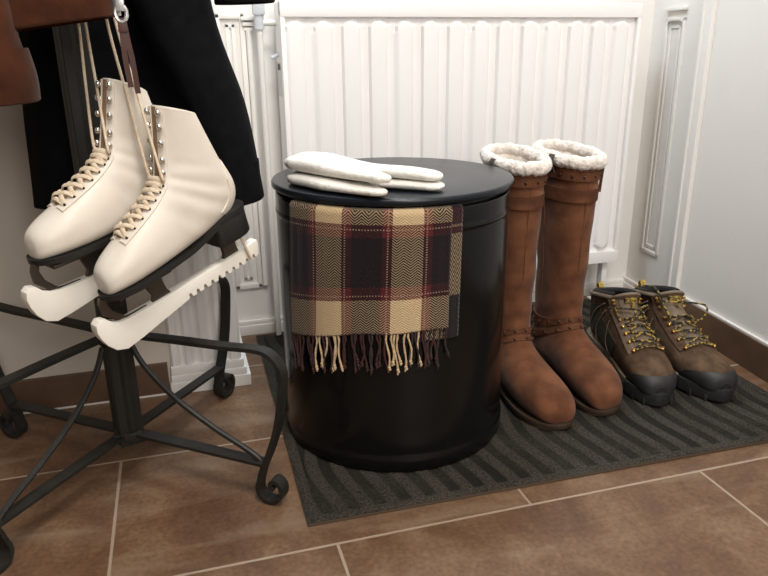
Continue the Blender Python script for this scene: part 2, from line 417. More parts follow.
def plaid_mat():
    m = bpy.data.materials.new('woven_plaid'); m.use_nodes = True
    nt = m.node_tree; N = nt.nodes; L = nt.links; b = N['Principled BSDF']
    uv = N.new('ShaderNodeUVMap'); uv.uv_map = 'UVMap'
    sp = N.new('ShaderNodeSeparateXYZ'); L.new(uv.outputs[0], sp.inputs[0])
    u, v = sp.outputs[0], sp.outputs[1]
    CR = (0.52, 0.38, 0.22, 1); DK = (0.013, 0.008, 0.009, 1); MR = (0.085, 0.014, 0.016, 1)
    def ramp(src, stops):
        r = N.new('ShaderNodeValToRGB'); r.color_ramp.interpolation = 'CONSTANT'; e = r.color_ramp.elements
        e[0].position = 0; e[0].color = stops[0][1]; e[1].position = stops[1][0]; e[1].color = stops[1][1]
        for p, c in stops[2:]:
            q = e.new(p); q.color = c
        L.new(src, r.inputs['Fac']); return r.outputs['Color']
    warp = ramp(u, [(0, DK), (0.165, MR), (0.215, CR), (0.385, MR), (0.445, DK), (0.610, MR), (0.665, CR), (0.835, MR), (0.885, DK)])
    weft = ramp(v, [(0, CR), (0.085, MR), (0.185, DK), (0.56, DK), (0.590, MR), (0.70, CR), (0.99, DK)])
    # herringbone twill: slanted lines that flip direction every few millimetres
    fl = node_math(nt, 'PINGPONG', node_math(nt, 'MULTIPLY', u, 26.0), 1.0)
    tw = node_math(nt, 'SINE', node_math(nt, 'ADD', node_math(nt, 'MULTIPLY', v, 2 * PI * 46), node_math(nt, 'MULTIPLY', fl, 2 * PI * 2.0)))
    th = node_math(nt, 'GREATER_THAN', tw, 0.0)
    mx = N.new('ShaderNodeMix'); mx.data_type = 'RGBA'; L.new(th, mx.inputs[0]); L.new(warp, mx.inputs[6]); L.new(weft, mx.inputs[7])
    dk = N.new('ShaderNodeMix'); dk.data_type = 'RGBA'; dk.blend_type = 'DARKEN'; dk.inputs[0].default_value = 1.0; L.new(warp, dk.inputs[6]); L.new(weft, dk.inputs[7])
    mxd = N.new('ShaderNodeMix'); mxd.data_type = 'RGBA'; mxd.inputs[0].default_value = 0.52; L.new(mx.outputs[2], mxd.inputs[6]); L.new(dk.outputs[2], mxd.inputs[7])
    # dotted overcheck of cream on maroon
    def line(src, at, w=0.005):
        return node_math(nt, 'LESS_THAN', node_math(nt, 'ABSOLUTE', node_math(nt, 'SUBTRACT', src, at)), w)
    dots_v = node_math(nt, 'GREATER_THAN', node_math(nt, 'SINE', node_math(nt, 'MULTIPLY', v, 2 * PI * 48)), 0.1)
    dots_u = node_math(nt, 'GREATER_THAN', node_math(nt, 'SINE', node_math(nt, 'MULTIPLY', u, 2 * PI * 60)), 0.1)
    acc = None
    for a in (0.20, 0.405, 0.645, 0.855):
        k = node_math(nt, 'MULTIPLY', line(u, a, 0.0045), dots_v); acc = k if acc is None else node_math(nt, 'MAXIMUM', acc, k)
    for a in (0.125, 0.668):
        k = node_math(nt, 'MULTIPLY', line(v, a, 0.006), dots_u); acc = node_math(nt, 'MAXIMUM', acc, k)
    mx2 = N.new('ShaderNodeMix'); mx2.data_type = 'RGBA'; L.new(node_math(nt, 'MULTIPLY', acc, 0.42), mx2.inputs[0]); L.new(mxd.outputs[2], mx2.inputs[6]); mx2.inputs[7].default_value = (0.50, 0.36, 0.24, 1)
    L.new(mx2.outputs[2], b.inputs['Base Color']); b.inputs['Roughness'].default_value = 0.95; b.inputs['Sheen Weight'].default_value = 0.15
    b.inputs['Specular IOR Level'].default_value = 0.1
    bp = N.new('ShaderNodeBump'); bp.inputs['Strength'].default_value = 0.4; bp.inputs['Distance'].default_value = 0.0008
    L.new(tw, bp.inputs['Height']); L.new(bp.outputs['Normal'], b.inputs['Normal'])
    return m
M['plaid'] = plaid_mat()

# ------------------------------------------------------------------ room shell
YB, YL = 1.44, 1.205                        # niche back wall, left wall face
ZT = 2.5
RWO, RWA = (1.0145, 1.04, 0.0), math.radians(-5.5)   # right wall runs a little out of square
def struct(mb, name, m, rw=False, **k):
    o = mb.build(name, m, **k); o['kind'] = 'structure'
    if rw: o.location = RWO; o.rotation_euler = (0, 0, RWA)
    return o
struct(MB().box((-1.6, -1.6, -0.05), (1.9, 1.7, 0.0)), 'floor', M['floor'], smooth=False)
struct(MB().box((-0.1, YB, 0), (1.25, YB + 0.12, ZT)), 'wall_back', M['wood_white'], smooth=False)
struct(MB().box((-1.6, YL, 0), (-0.046, YB + 0.12, ZT)), 'wall_left', M['wall_beige_shaded'], smooth=False)
struct(MB().box((0, -2.0, 0), (0.12, 0.45, ZT)), 'wall_right', M['wall'], rw=True, smooth=False)

def pilaster():
    """left casing of the niche, with shallow flutes"""
    mb = MB()
    x0, x1, yf = -0.048, 0.076, 1.196
    prof = [(x0, YL + 0.02), (x0, yf + 0.006), (x0 + 0.004, yf)]
    for a, w in ((0.014, 0.014), (0.036, 0.020), (0.064, 0.020), (0.092, 0.014)):
        q = x0 + a
        prof += [(q, yf)]
        for k in range(1, 6):
            t = k / 6
            prof.append((q + w * t, yf + 0.006 * math.sin(PI * t)))
        prof += [(q + w, yf)]
    prof += [(x1 - 0.004, yf), (x1, yf + 0.006), (x1, YB + 0.01), (x0 + 0.01, YB + 0.01)]
    P = []
    for z in (0.045, 2.5):
        P += [(x, y, z) for x, y in prof]
    mb.grid(P, 2, len(prof), closev=True)
    return mb
struct(pilaster(), 'trim_1', M['wood_white'], angle=25)
mb = MB()
mb.box((-0.052, 1.190, 0), (0.090, YB, 0.022), 0.002).box((-0.050, 1.192, 0.022), (0.084, YB, 0.036), 0.004).box((-0.049, 1.194, 0.036), (0.080, YB, 0.052), 0.004)
struct(mb, 'trim_2', M['wood_white'])

def frame_mould(mb, plane, a0, a1, z0, z1, w=0.010, d=0.006, axis='y'):
    """rectangular picture-frame moulding on a wall; axis = wall normal"""
    for inset, ww, dd in ((0.0, w, d), (w * 1.9, w * 0.7, d * 0.6)):
        A0, A1, Z0, Z1 = a0 + inset, a1 - inset, z0 + inset, z1 - inset
        for (b0, b1, c0, c1) in ((A0, A1, Z0, Z0 + ww), (A0, A1, Z1 - ww, Z1), (A0, A0 + ww, Z0, Z1), (A1 - ww, A1, Z0, Z1)):
            if axis == 'y': mb.box((b0, plane - dd, c0), (b1, plane + 0.003, c1), dd * 0.4)
            else: mb.box((plane - dd, b0, c0), (plane + 0.003, b1, c1), dd * 0.4)
    return mb
struct(frame_mould(MB(), YB, 0.092, 0.148, 0.104, 0.650, axis='y'), 'trim_3', M['wood_white'])
mb = MB().tube([(0.154, YB - 0.006, 0.11), (0.154, YB - 0.006, 0.62)], 0.0055, 10)
for z, r in ((0.618, 0.008), (0.627, 0.011), (0.637, 0.014)): mb.box((0.154 - r, YB - r - 0.002, z), (0.154 + r, YB, z + 0.007), 0.002)
struct(mb, 'trim_4', M['wood_white'])
struct(frame_mould(MB(), 0, 0.274, 0.345, 0.122, 0.640, w=0.008, d=0.004, axis='x'), 'trim_5', M['wall'], rw=True)
mb = MB()
for z, r in ((0.634, 0.020), (0.654, 0.036)): mb.box((-0.008, 0.310 - r, z), (0, 0.310 + r, z + 0.007), 0.002)
struct(mb, 'trim_6', M['wall'], rw=True)
mb = MB().box((-0.010, 0.178, 0.03), (0.001, 0.208, 2.5), 0.003).box((-0.014, 0.199, 0.03), (0.001, 0.206, 2.5), 0.003)
struct(mb, 'trim_7', M['wood_white'], rw=True)
mb = MB().box((0.076, YB - 0.012, 0), (1.05, YB, 0.022), 0.002).box((0.076, YB - 0.009, 0.022), (1.05, YB, 0.032), 0.004)
struct(mb, 'baseboard_back', M['wood_white'])
mb = MB().box((-0.012, 0.178, 0), (0, 0.40, 0.026), 0.002).box((-0.009, 0.178, 0.026), (0, 0.40, 0.038), 0.004)
struct(mb, 'baseboard_niche', M['wood_white'], rw=True)
struct(MB().box((-0.009, -2.0, 0.0), (0, 0.176, 0.064), 0.0015), 'baseboard_right', M['tile_base'], rw=True)
struct(MB().box((-0.007, -2.0, 0.064), (0, 0.176, 0.069), 0.001), 'trim_8', M['caulk'], rw=True)
struct(MB().box((-1.6, YL - 0.009, 0.0), (-0.054, YL, 0.060), 0.0015), 'baseboard_left', M['tile_base'])
struct(MB().box((-1.6, YL - 0.011, 0.0), (-0.054, YL - 0.008, 0.003), 0.0005), 'trim_9', M['caulk'])
# ------------------------------------------------------------------ radiator
RX0, RX1, RY, RYB, RZ0, RZ1 = 0.202, 0.955, 1.345, 1.420, 0.111, 0.668
def smooth(t): t = min(max(t, 0), 1); return t * t * (3 - 2 * t)
def make_radiator():
    root = empty('radiator', ((RX0 + RX1) / 2, RYB, RZ0))
    ox, oy, oz = root.location
    mb = MB()
    nr = 14; pitch = (RX1 - RX0 - 0.016) / nr
    zb, zt = RZ0 + 0.030, RZ1 - 0.030
    xs = []
    for i in range(nr):
        for k in range(14): xs.append(RX0 + 0.008 + (i + k / 14) * pitch)
    xs.append(RX1 - 0.008)
    zs = [RZ0 + 0.004, RZ0 + 0.02] + [zb + (zt - zb) * t for t in [j * 0.0045 for j in range(0, 13)] + [0.08, 0.2, 0.35, 0.5, 0.65, 0.8, 0.92] + [1 - j * 0.0045 for j in range(12, -1, -1)]] + [RZ1 - 0.02, RZ1 - 0.003]
    P = []
    for z in zs:
        for x in xs:
            d = 0.0
            if zb - 1e-6 <= z <= zt + 1e-6:
                f = ((x - RX0 - 0.008) / pitch) % 1.0
                lobe = (f - 0.345) / 0.345             # -1..1 across the lobe
                top = max(0.0, 1 - lobe * lobe) ** 0.5 * 0.020   # rounded ends
                groove = 1.0 if abs(lobe) >= 1 else 0.0
                dist = min(z - zb, zt - z) - (0.022 - top)
                if abs(lobe) < 1:
                    h = 1 if False else smooth(dist / 0.004)
                    d = 0.009 * (1 - h) + h * 0.0022 * lobe ** 2 + h * 0.004 * max(0, (abs(lobe) - .75) / .25) ** 2
                else:
                    g = (f - 0.69) / 0.31
                    d = 0.009 - 0.0014 * math.sin(PI * g)
            P.append((x - ox, RY + d - oy, z - oz))
    mb.grid(P, len(zs), len(xs))
    o = mb.build('front_panel', M['enamel'], root, angle=50)
    fr = MB()
    for lo, hi in (((RX0, RY - 0.001, RZ1 - 0.028), (RX1, RY + 0.014, RZ1)), ((RX0, RY - 0.001, RZ0), (RX1, RY + 0.014, RZ0 + 0.028)),
                   ((RX0, RY, RZ0), (RX0 + 0.009, RY + 0.02, RZ1)), ((RX1 - 0.009, RY, RZ0), (RX1, RY + 0.02, RZ1))):
        fr.box([lo[0] - ox, lo[1] - oy, lo[2] - oz], [hi[0] - ox, hi[1] - oy, hi[2] - oz], 0.003)
    fr.build('front_frame', M['enamel'], root)
    MB().box((RX0 + 0.004 - ox, RYB - 0.02 - oy, 0.004), (RX1 - 0.004 - ox, RYB - oy, RZ1 - oz - 0.006), 0.002).build('rear_panel', M['enamel'], root)
    for x in (RX0, RX1 - 0.003):
        MB().box((x - ox, RY + 0.014 - oy, 0.03), (x + 0.003 - ox, RYB - 0.004 - oy, RZ1 - oz - 0.002), 0.001).build('side_panel', M['enamel'], root)
    g = MB()
    n = 60
    for k in range(n):
        x = RX0 + 0.006 + (RX1 - RX0 - 0.012) * k / (n - 1)
        g.box((x - 0.002 - ox, RY + 0.014 - oy, RZ1 - oz - 0.008), (x + 0.002 - ox, RYB - 0.018 - oy, RZ1 - oz - 0.002))
    for y in (RY + 0.016, (RY + RYB) / 2, RYB - 0.02):
        g.box((RX0 + 0.003 - ox, y - 0.002 - oy, RZ1 - oz - 0.006), (RX1 - 0.003 - ox, y + 0.002 - oy, RZ1 - oz - 0.001))
    g.build('top_grille', M['enamel'], root)
    pxl = 0.171
    v = MB().tube([(pxl - ox, 1.398 - oy, 0.0068 - oz), (pxl - ox, 1.398 - oy, 0.640 - oz)], 0.0056, 12)
    v.tube([(pxl - ox, 1.398 - oy, 0.632 - oz), (RX0 + 0.01 - ox, 1.398 - oy, 0.632 - oz)], 0.006, 10)
    v.build('supply_pipe', M['pipe'], root)
    v = MB().box((pxl - 0.011 - ox, 1.386 - oy, 0.645 - oz), (pxl + 0.011 - ox, 1.411 - oy, 0.680 - oz), 0.005)
    v.tube([(pxl - ox, 1.398 - oy, 0.620 - oz), (pxl - ox, 1.398 - oy, 0.648 - oz)], 0.009, 10)
    v.build('valve', M['valve'], root)
    MB().tube([(RX0 - 0.014 - ox, 1.385 - oy, 0.570 - oz), (RX0 + 0.004 - ox, 1.385 - oy, 0.577 - oz), (RX0 + 0.004 - ox, 1.385 - oy, 0.600 - oz)], 0.004, 8).build('air_vent', M['valve'], root)
    lb = MB().box((RX0 - 0.0008 - ox, 1.366 - oy, 0.500 - oz), (RX0 - ox, 1.404 - oy, 0.562 - oz)).build('rating_label', M['sticker'], root)
    MB().box((RX0 - 0.0014 - ox, 1.369 - oy, 0.548 - oz), (RX0 - 0.0008 - ox, 1.380 - oy, 0.559 - oz)).box((RX0 - 0.0014 - ox, 1.386 - oy, 0.548 - oz), (RX0 - 0.0008 - ox, 1.398 - oy, 0.559 - oz)).build('printed_mark', M['black_print'], lb)
    for x in (RX0 + 0.12, RX1 - 0.022):
        b = MB().box((x - 0.006 - ox, 1.358 - oy, 0.0068 - oz), (x + 0.006 - ox, 1.378 - oy, 0.012), 0.001)
        b.box((x - 0.014 - ox, 1.352 - oy, 0.0068 - oz), (x + 0.014 - ox, 1.40 - oy, 0.0105 - oz), 0.001)
        b.build('floor_bracket', M['enamel'], root)
    for x in (RX0 + 0.10, RX1 - 0.10):
        MB().box((x - 0.015 - ox, RYB - 0.002 - oy, 0.40), (x + 0.015 - ox, YB + 0.001 - oy, 0.44)).build('wall_bracket', M['enamel'], root)
    return tag(root, 'white ribbed panel radiator fixed to the wall behind the boots and drum', 'radiator')
make_radiator()

# ------------------------------------------------------------------ doormat
def make_mat():
    root = empty('doormat', (0.1155, 0.757, 0), (0, 0, math.radians(-0.8)))
    mb = MB()
    nx, ny = 420, 90
    P = []
    for i in range(nx):
        x = MAT_X0 + (MAT_X1 - MAT_X0) * i / (nx - 1)
        for j in range(ny):
            y = MAT_Y0 + (MAT_Y1 - MAT_Y0) * j / (ny - 1)
            wob = MA * math.cos((y - MAT_Y0) * 2 * PI / ML)
            tri = abs((((x - wob - 0.0190) / MP) % 1.0) - 0.5)
            g = smooth((tri - 0.20) / 0.12)
            edge = min(x - MAT_X0, MAT_X1 - x, y - MAT_Y0, MAT_Y1 - y)
            if edge < 0.014: g = 0
            z = 0.0065 - 0.0018 * g - 0.002 * (1 - smooth(edge / 0.006))
            P.append((x, y, z))
    mb.grid(P, nx, ny)
    mb.build('pile', M['mat'], root, angle=80)
    MB().box((MAT_X0 - 0.001, MAT_Y0 - 0.001, 0.0002), (MAT_X1 + 0.001, MAT_Y1 + 0.001, 0.0035), 0.001).build('backing', M['mat_edge'], root, label='brown rubber backing')
    return tag(root, 'dark grey doormat with wavy ribs on the brown tile floor', 'doormat')
make_mat()
ZM = 0.0066

# ------------------------------------------------------------------ drum with lid
DX, DY = 0.3053, 0.9988
def make_drum():
    root = empty('storage_drum', (DX, DY, ZM)); tag(root, 'round black lidded storage drum standing on the doormat', 'storage drum')
    mb = MB()
    prof = [(0.160, 0.0), (0.1745, 0.0), (0.1762, 0.003), (0.1762, 0.022), (0.1746, 0.025), (0.1744, 0.030)]
    prof += [(0.1744, 0.030 + (0.352 - 0.030) * t) for t in (0.01, 0.25, 0.5, 0.75, 0.99, 1.0)]
    prof += [(0.1754, 0.3535), (0.1757, 0.356), (0.1754, 0.3585), (0.1744, 0.360), (0.1744, 0.362), (0.1744, 0.3800), (0.1744, 0.3815), (0.1730, 0.3835), (0.1715, 0.3815), (0.170, 0.30), (0.165, 0.01)]
    mb.lathe(prof, 96)
    mb.build('body', M['drum'], root, angle=50)
    c, n = math.cos(math.radians(-15)), math.sin(math.radians(-15))
    MB().tube([(0.1746 * c, 0.1746 * n, 0.030), (0.1746 * c, 0.1746 * n, 0.352)], 0.0012, 6).build('weld_seam', M['drum'], root)
    lid = MB()
    lid.lathe([(0.168, 0.3905), (0.1775, 0.3905), (0.1790, 0.3920), (0.1790, 0.3975), (0.1775, 0.3998), (0.1755, 0.4004), (0.10, 0.4005), (0.02, 0.4005)], 96)
    lid.build('lid', M['lid'], root, angle=50)
    MB().lathe([(0.1655, 0.360), (0.1680, 0.3605), (0.1680, 0.3905), (0.1655, 0.3905)], 64).build('lid_collar', M['drum'], root)
    return root
make_drum()
ZLID = ZM + 0.4006

# ------------------------------------------------------------------ plaid scarf over the drum front
def scarf_mesh(name, a0, a1, zend, parent, off, nu=70, nv=60, u0=0.0, u1=1.0, ztop=0.3922, seed=1, v1=1.0, v0=0.0, wav=1.0):
    rnd = random.Random(seed)
    P = []; UV = []
    for i in range(nu):
        t = i / (nu - 1)
        for j in range(nv):
            s = j / (nv - 1)
            ze = zend(t)
            spread = 1.0 + 0.05 * s
            am = a0 + (a1 - a0) * t
            am = am - math.radians(3.5) * s * (1 - t) - math.radians(1.0) * s * t
            # first the tuck under the lid, then the fall
            if s < 0.10:
                q = s / 0.10
                r = 0.1712 + 0.0073 * q; z = ztop - 0.0008 * q
                if q > 0.8: z -= 0.003 * (q - 0.8) / 0.2
            else:
                q = (s - 0.10) / 0.90
                z = ztop - 0.004 + (ze - ztop + 0.004) * q
                r = 0.1785 + wav * (0.0022 * math.sin(t * 9.0 + 1.3) * q + 0.0016 * math.sin(t * 17 + q * 3) * q + 0.0012)
            r += off
            a = am
            P.append((DX + r * math.sin(a), DY - r * math.cos(a), z))
            UV.append((u0 + (u1 - u0) * t, v0 + ((s - 0.10) / 0.90) * (v1 - v0)))
    mb = MB().grid(P, nu, nv)
    o = mb.build(name, M['plaid'], parent, angle=80)
    me = o.data
    lay = me.uv_layers.new(name='UVMap')
    for lp in me.loops:
        lay.data[lp.index].uv = UV[lp.vertex_index]
    md = o.modifiers.new('Solid', 'SOLIDIFY'); md.thickness = 0.0022; md.offset = 1.0
    return P, nu, nv
def make_scarf():
    root = empty('plaid_scarf', (0, 0, 0)); tag(root, 'brown, black and cream plaid wool scarf with fringe hanging from under the drum lid', 'scarf')
    A0, A1 = math.radians(-66.5), math.radians(8.2)
    zend = lambda t: 0.199 + 0.027 * smooth(t * 1.6) + 0.0015 * math.sin(t * 9)
    P, nu, nv = scarf_mesh('front_panel', A0, A1, zend, root, 0.0)
    P2, nu2, nv2 = scarf_mesh('back_fold', math.radians(-12), math.radians(13.8), lambda t: 0.212, root, -0.0016, nu=30, u0=0.42, u1=1.0, seed=3, v0=0.60, v1=1.2, wav=0.0)
    rnd = random.Random(5)
    def tassel(t, k):
        i = min(int(t * (nu - 1)), nu - 1)
        p = Vector(P[i * nv + nv - 1])
        out = Vector((p.x - DX, p.y - DY, 0)).normalized(); tan = Vector((-out.y, out.x, 0))
        u = t
        incr = 0.215 < u < 0.385 or 0.665 < u < 0.835
        red = (0.16 < u < 0.215) or (0.385 <= u < 0.43) or (0.61 < u < 0.665) or (0.835 <= u < 0.89)
        m = M['t_cream'] if incr and rnd.random() < 0.85 else (M['t_red'] if red or rnd.random() < 0.2 else M['t_dark'])
        ln = rnd.uniform(0.040, 0.060)
        pts = [p + Vector((0, 0, 0.004)) + out * 0.001]
        sw = rnd.uniform(-0.006, 0.006); ph = rnd.uniform(0, 6)
        for q in range(1, 9):
            f = q / 8
            pts.append(p + Vector((0, 0, -ln * f)) + out * (0.0006 + 0.0005 * f) + tan * (sw * f + 0.0022 * math.sin(f * 5 + ph)))
        mb = MB()
        rs = [0.0014 + 0.0003 * math.sin(q * 2.2) for q in range(8)] + [0.0012]
        mb.tube(pts, rs, 6)
        e = pts[-2]
        mb.ball(e, 0.0024, seg=8)
        mb.tube([e, e + Vector((0, 0, -0.004)) + tan * 0.001], [0.0015, 0.0022], 6)
        mb.build('tassel', m, root)
    n = 46
    for k in range(n):
        tassel(min(0.995, max(0.005, (k + 0.5) / n + rnd.uniform(-0.006, 0.006))), k)
make_scarf()

# ------------------------------------------------------------------ mittens
def capsule_chain(bm, pts, rads):
    for i in range(len(pts) - 1):
        a, b = Vector(pts[i]), Vector(pts[i + 1])
        n = 7
        for k in range(n + 1):
            t = k / n; c = a.lerp(b, t); r = rads[i] + (rads[i + 1] - rads[i]) * t
            bmesh.ops.create_uvsphere(bm, u_segments=20, v_segments=12, radius=r, matrix=Matrix.Translation(c))

def make_mitten(loc, rz, thick, label, front, back, sag=0.0, tip=0.0):
    """front / back lobes: two chains of (x,y,r) in plan"""
    bm = bmesh.new()
    for ch in (front, back):
        pts = [(x, y, 0) for x, y, r in ch]; rads = [r for x, y, r in ch]
        capsule_chain(bm, pts, rads)
    for v in bm.verts:
        pass
    mb = MB().bm(bm)
    # squash each ball to the thickness of the knit layer
    vs = []
    for x, y, z in mb.v:
        vs.append((x, y, math.copysign(min(abs(z), 0.03) ** 0.55, z)))
    zm = max(abs(q[2]) for q in vs)
    mb.v = [(x, y, z / zm * thick / 2) for x, y, z in vs]
    root = mb.build('mitten', M['mitten'], None)
    md = root.modifiers.new('R', 'REMESH'); md.mode = 'VOXEL'; md.voxel_size = 0.0022
    sm = root.modifiers.new('S', 'SMOOTH'); sm.iterations = 12; sm.factor = 0.6
    dg = bpy.context.evaluated_depsgraph_get()
    me = bpy.data.meshes.new_from_object(root.evaluated_get(dg))
    root.modifiers.clear(); root.data = me
    rnd = random.Random(int(thick * 1e5))
    for p in me.polygons: p.use_smooth = True
    for v in me.vertices:
        d = v.co.x * 9
        v.co.z += sag * (0.0035 * math.sin(v.co.x * 38 - v.co.y * 22 + 1.0) * max(0.0, v.co.z / thick + 0.5) + 0.0015 * math.sin(v.co.x * 90 + v.co.y * 60)) - sag * 0.075 * max(0.0, v.co.x - 0.02) * max(0.0, v.co.z / thick + 0.5)
    zmin = min(v.co.z for v in me.vertices)
    for v in me.vertices: v.co.z -= zmin
    root.location = loc; root.rotation_euler = (0, tip, rz)
    tag(root, label, 'mitten', 'pair of mittens on the drum lid')
    return root
CX, CY = 0.175, 0.98
fr = [(0.181 - CX, 0.975 - CY, 0.042), (0.203 - CX, 0.925 - CY, 0.036), (0.238 - CX, 0.846 - CY, 0.016)]
bk = [(0.190 - CX, 0.985 - CY, 0.042), (0.248 - CX, 0.925 - CY, 0.029), (0.312 - CX, 0.868 - CY, 0.021)]
fr2 = [(0.180 - CX, 0.970 - CY, 0.042), (0.198 - CX, 0.918 - CY, 0.036), (0.232 - CX, 0.845 - CY, 0.016)]
make_mitten((CX + 0.004, CY - 0.002, ZLID), 0.0, 0.0155, 'cream knitted mitten lying flat on the black drum lid, under the other mitten', fr2, bk, 0.35)
make_mitten((CX + 0.002, CY + 0.002, ZLID + 0.0172), math.radians(1), 0.019, 'cream knitted mitten resting on top of the other mitten on the drum lid', fr, bk, 0.5, math.radians(2.6))

# ------------------------------------------------------------------ tall suede boots
def make_tall_boot(loc, yaw, side, label, lean=0.0):
    root = empty('tall_boot', loc, (0, 0, yaw)); tag(root, label, 'boot', 'tall suede boots')
    L = Loft([(.264, .028, .264, .016, .006, 2, 2), (.259, .044, .261, .012, .024, 2.2, 3), (.242, .058, .244, .012, .0345, 2.2, 3.2), (.212, .067, .206, .012, .0415, 2.1, 3.2),
              (.174, .076, .150, .013, .0420, 2.1, 3.2), (.144, .086, .090, .014, .0385, 2.1, 3.2), (.125, .098, .030, .016, .0365, 2.1, 3), (.117, .112, .001, .030, .0350, 2.2, 2.3),
              (.114, .132, -.002, .075, .0345, 2.2, 2.2), (.114, .168, .000, .140, .0360, 2.2, 2.2), (.117, .235, -.003, .225, .0380, 2.2, 2.2), (.121, .31, -.010, .31, .0410, 2.2, 2.2), (.126, .36, -.020, .364, .0425, 2.2, 2.2), (.130, .392, -.026, .402, .0440, 2.2, 2.2)],
             bend=side * 0.05, lean=lean)
    def wr(s, a):
        w = 0.0
        if s > 7: w += 0.0011 * math.sin(s * 5.2 + 1.7 * math.sin(a)) * math.sin(a * 2 + s)
        return w
    mb = L.shell(MB(), per=7, nph=56, inner=0.004, depth=2.2, jitter=wr)
    mb.build('upper', M['suede'], root, angle=60)
    # seams
    sm = MB()
    sm.tube([L.p(s / 10, PI, 0.0006) for s in range(96, 122)], 0.0008, 6)
    for a in (PI / 2, -PI / 2):
        sm.tube([L.p(s / 10, a, 0.0004) for s in range(72, 122)], 0.0009, 6)
    sm.build('seam', M['suede'], root)
    # ankle straps and top straps, with studs
    def band(s0, w, off, name='strap', studs=14, tilt=0.0):
        f = lambda u, a: s0 + w * (u - 0.5) + tilt * math.cos(a)
        b = L.patch(MB(), 0, 0, 0, 2 * PI, off, 0.003, ns=5, na=48, sfun=f, close=True).build(name, M['suede_dark'], root, angle=50)
        for k in range(studs):
            a = 2 * PI * (k + 0.5) / studs
            p = L.p(s0 + tilt * math.cos(a), a, off + 0.0003); n = L.nrm(s0, a)
            MB().ball(p, 0.0026, (1, 1, 1), 8).build('stud', M['stud'], b)
    band(7.75, 0.50, 0.0022, studs=14, tilt=0.62)
    band(6.98, 0.40, 0.0020, studs=12, tilt=0.72)
    band(12.35, 0.42, 0.0026, studs=16)
    band(11.55, 0.46, 0.0022, studs=0)
    # fold over tab with short buckle strap on the outer side
    for a in (PI * 1.02 + side * 0.9,):
        MB_ = L.patch(MB(), 11.6, 12.9, a - 0.10, a + 0.10, 0.0055, 0.004, ns=8, na=6)
        MB_.build('buckle_tab', M['suede_dark'], root)
    # fleece collar, a fat rolled ring with lumpy pile
    rnd = random.Random(11 + side)
    nA, nT = 110, 20
    P = []
    s = L.n - 1
    ph = [rnd.uniform(0, 6) for _ in range(8)]
    for i in range(nA):
        a = 2 * PI * i / nA
        c = L.raw(s, a); n = L.nrm(s, a)
        for k in range(nT):
            b = 2 * PI * k / nT
            lump = 1 + 0.07 * math.sin(9 * a + ph[0] + 2 * math.sin(b)) + 0.06 * math.sin(17 * a + ph[1] + 3 * b) + 0.05 * math.sin(31 * a + ph[2] - 2 * b) + rnd.uniform(-0.05, 0.05)
            rr = 0.0096 * lump
            P.append(c + n * (math.cos(b) * rr - 0.001) + Vector((0, 0, 1)) * (math.sin(b) * rr * 1.15 + 0.004))
    MB().grid(P, nA, nT, closeu=True, closev=True).build('fleece_collar', M['fleece'], root, angle=90)
    li = MB()
    P = []
    for j in range(8):
        for i in range(60):
            a = 2 * PI * i / 60
            P.append(L.p(s - 1.9 * j / 7, a, -0.0055 - 0.003 * (j > 0) + rnd.uniform(-.001, .001)))
    li.grid(P, 8, 60, closev=True); li.f.append(tuple(7 * 60 + k for k in range(60)))
    li.build('fleece_lining', M['fleece'], root, angle=90)
    # pull tabs
    for a, in ((0.0,), (-PI * 0.62,)):
        c = L.p(s, a, 0.0125); n = L.nrm(s, a)
        t = Vector((-n.y, n.x, 0)).normalized()
        tb = MB().strap([c + Vector((0, 0, -0.018)) - n * 0.006, c + Vector((0, 0, -0.002)) + n * 0.001, c + Vector((0, 0, 0.008)) + n * 0.0005, c + Vector((0, 0, 0.013)) - n * 0.004], 0.012, 0.002, t)
        tb.build('pull_tab', M['tab'], root)
    half = [(-.006, 0), (-.001, .018), (.02, .031), (.06, .033), (.10, .034), (.15, .0405), (.20, .0440), (.235, .0385), (.256, .025), (.266, .010), (.268, 0)]
    o = sole_outline(L, half, side * 0.05)
    MB().prism(o, 0.006, 0.0125, 0.0015, axis='z').build('sole', M['bootsole'], root)
    o2 = sole_outline(L, [(q[0], q[1] - 0.0015 if q[1] > 0 else 0) for q in half[:5]] , side * 0.05)
    MB().prism(sole_outline(L, [(-.005, 0), (0, .017), (.02, .030), (.06, .031), (.078, .030), (.08, 0)], 0), 0.0, 0.008, 0.001, axis='z').build('heel', M['bootsole'], root)
    MB().prism(sole_outline(L, [(.118, 0), (.12, .033), (.15, .038), (.20, .042), (.235, .0365), (.256, .023), (.264, .0)], side * 0.05), 0.0, 0.0065, 0.001, axis='z').build('tread', M['bootsole'], root)
    return root
make_tall_boot((0.550, 1.128, ZM), math.radians(-95.5), 1, 'tall brown suede boot beside the black drum, cream fleece top', lean=0.0)
make_tall_boot((0.656, 1.146, ZM), math.radians(-90), -1, 'tall brown suede boot between its twin and the hiking boots', lean=0.0)

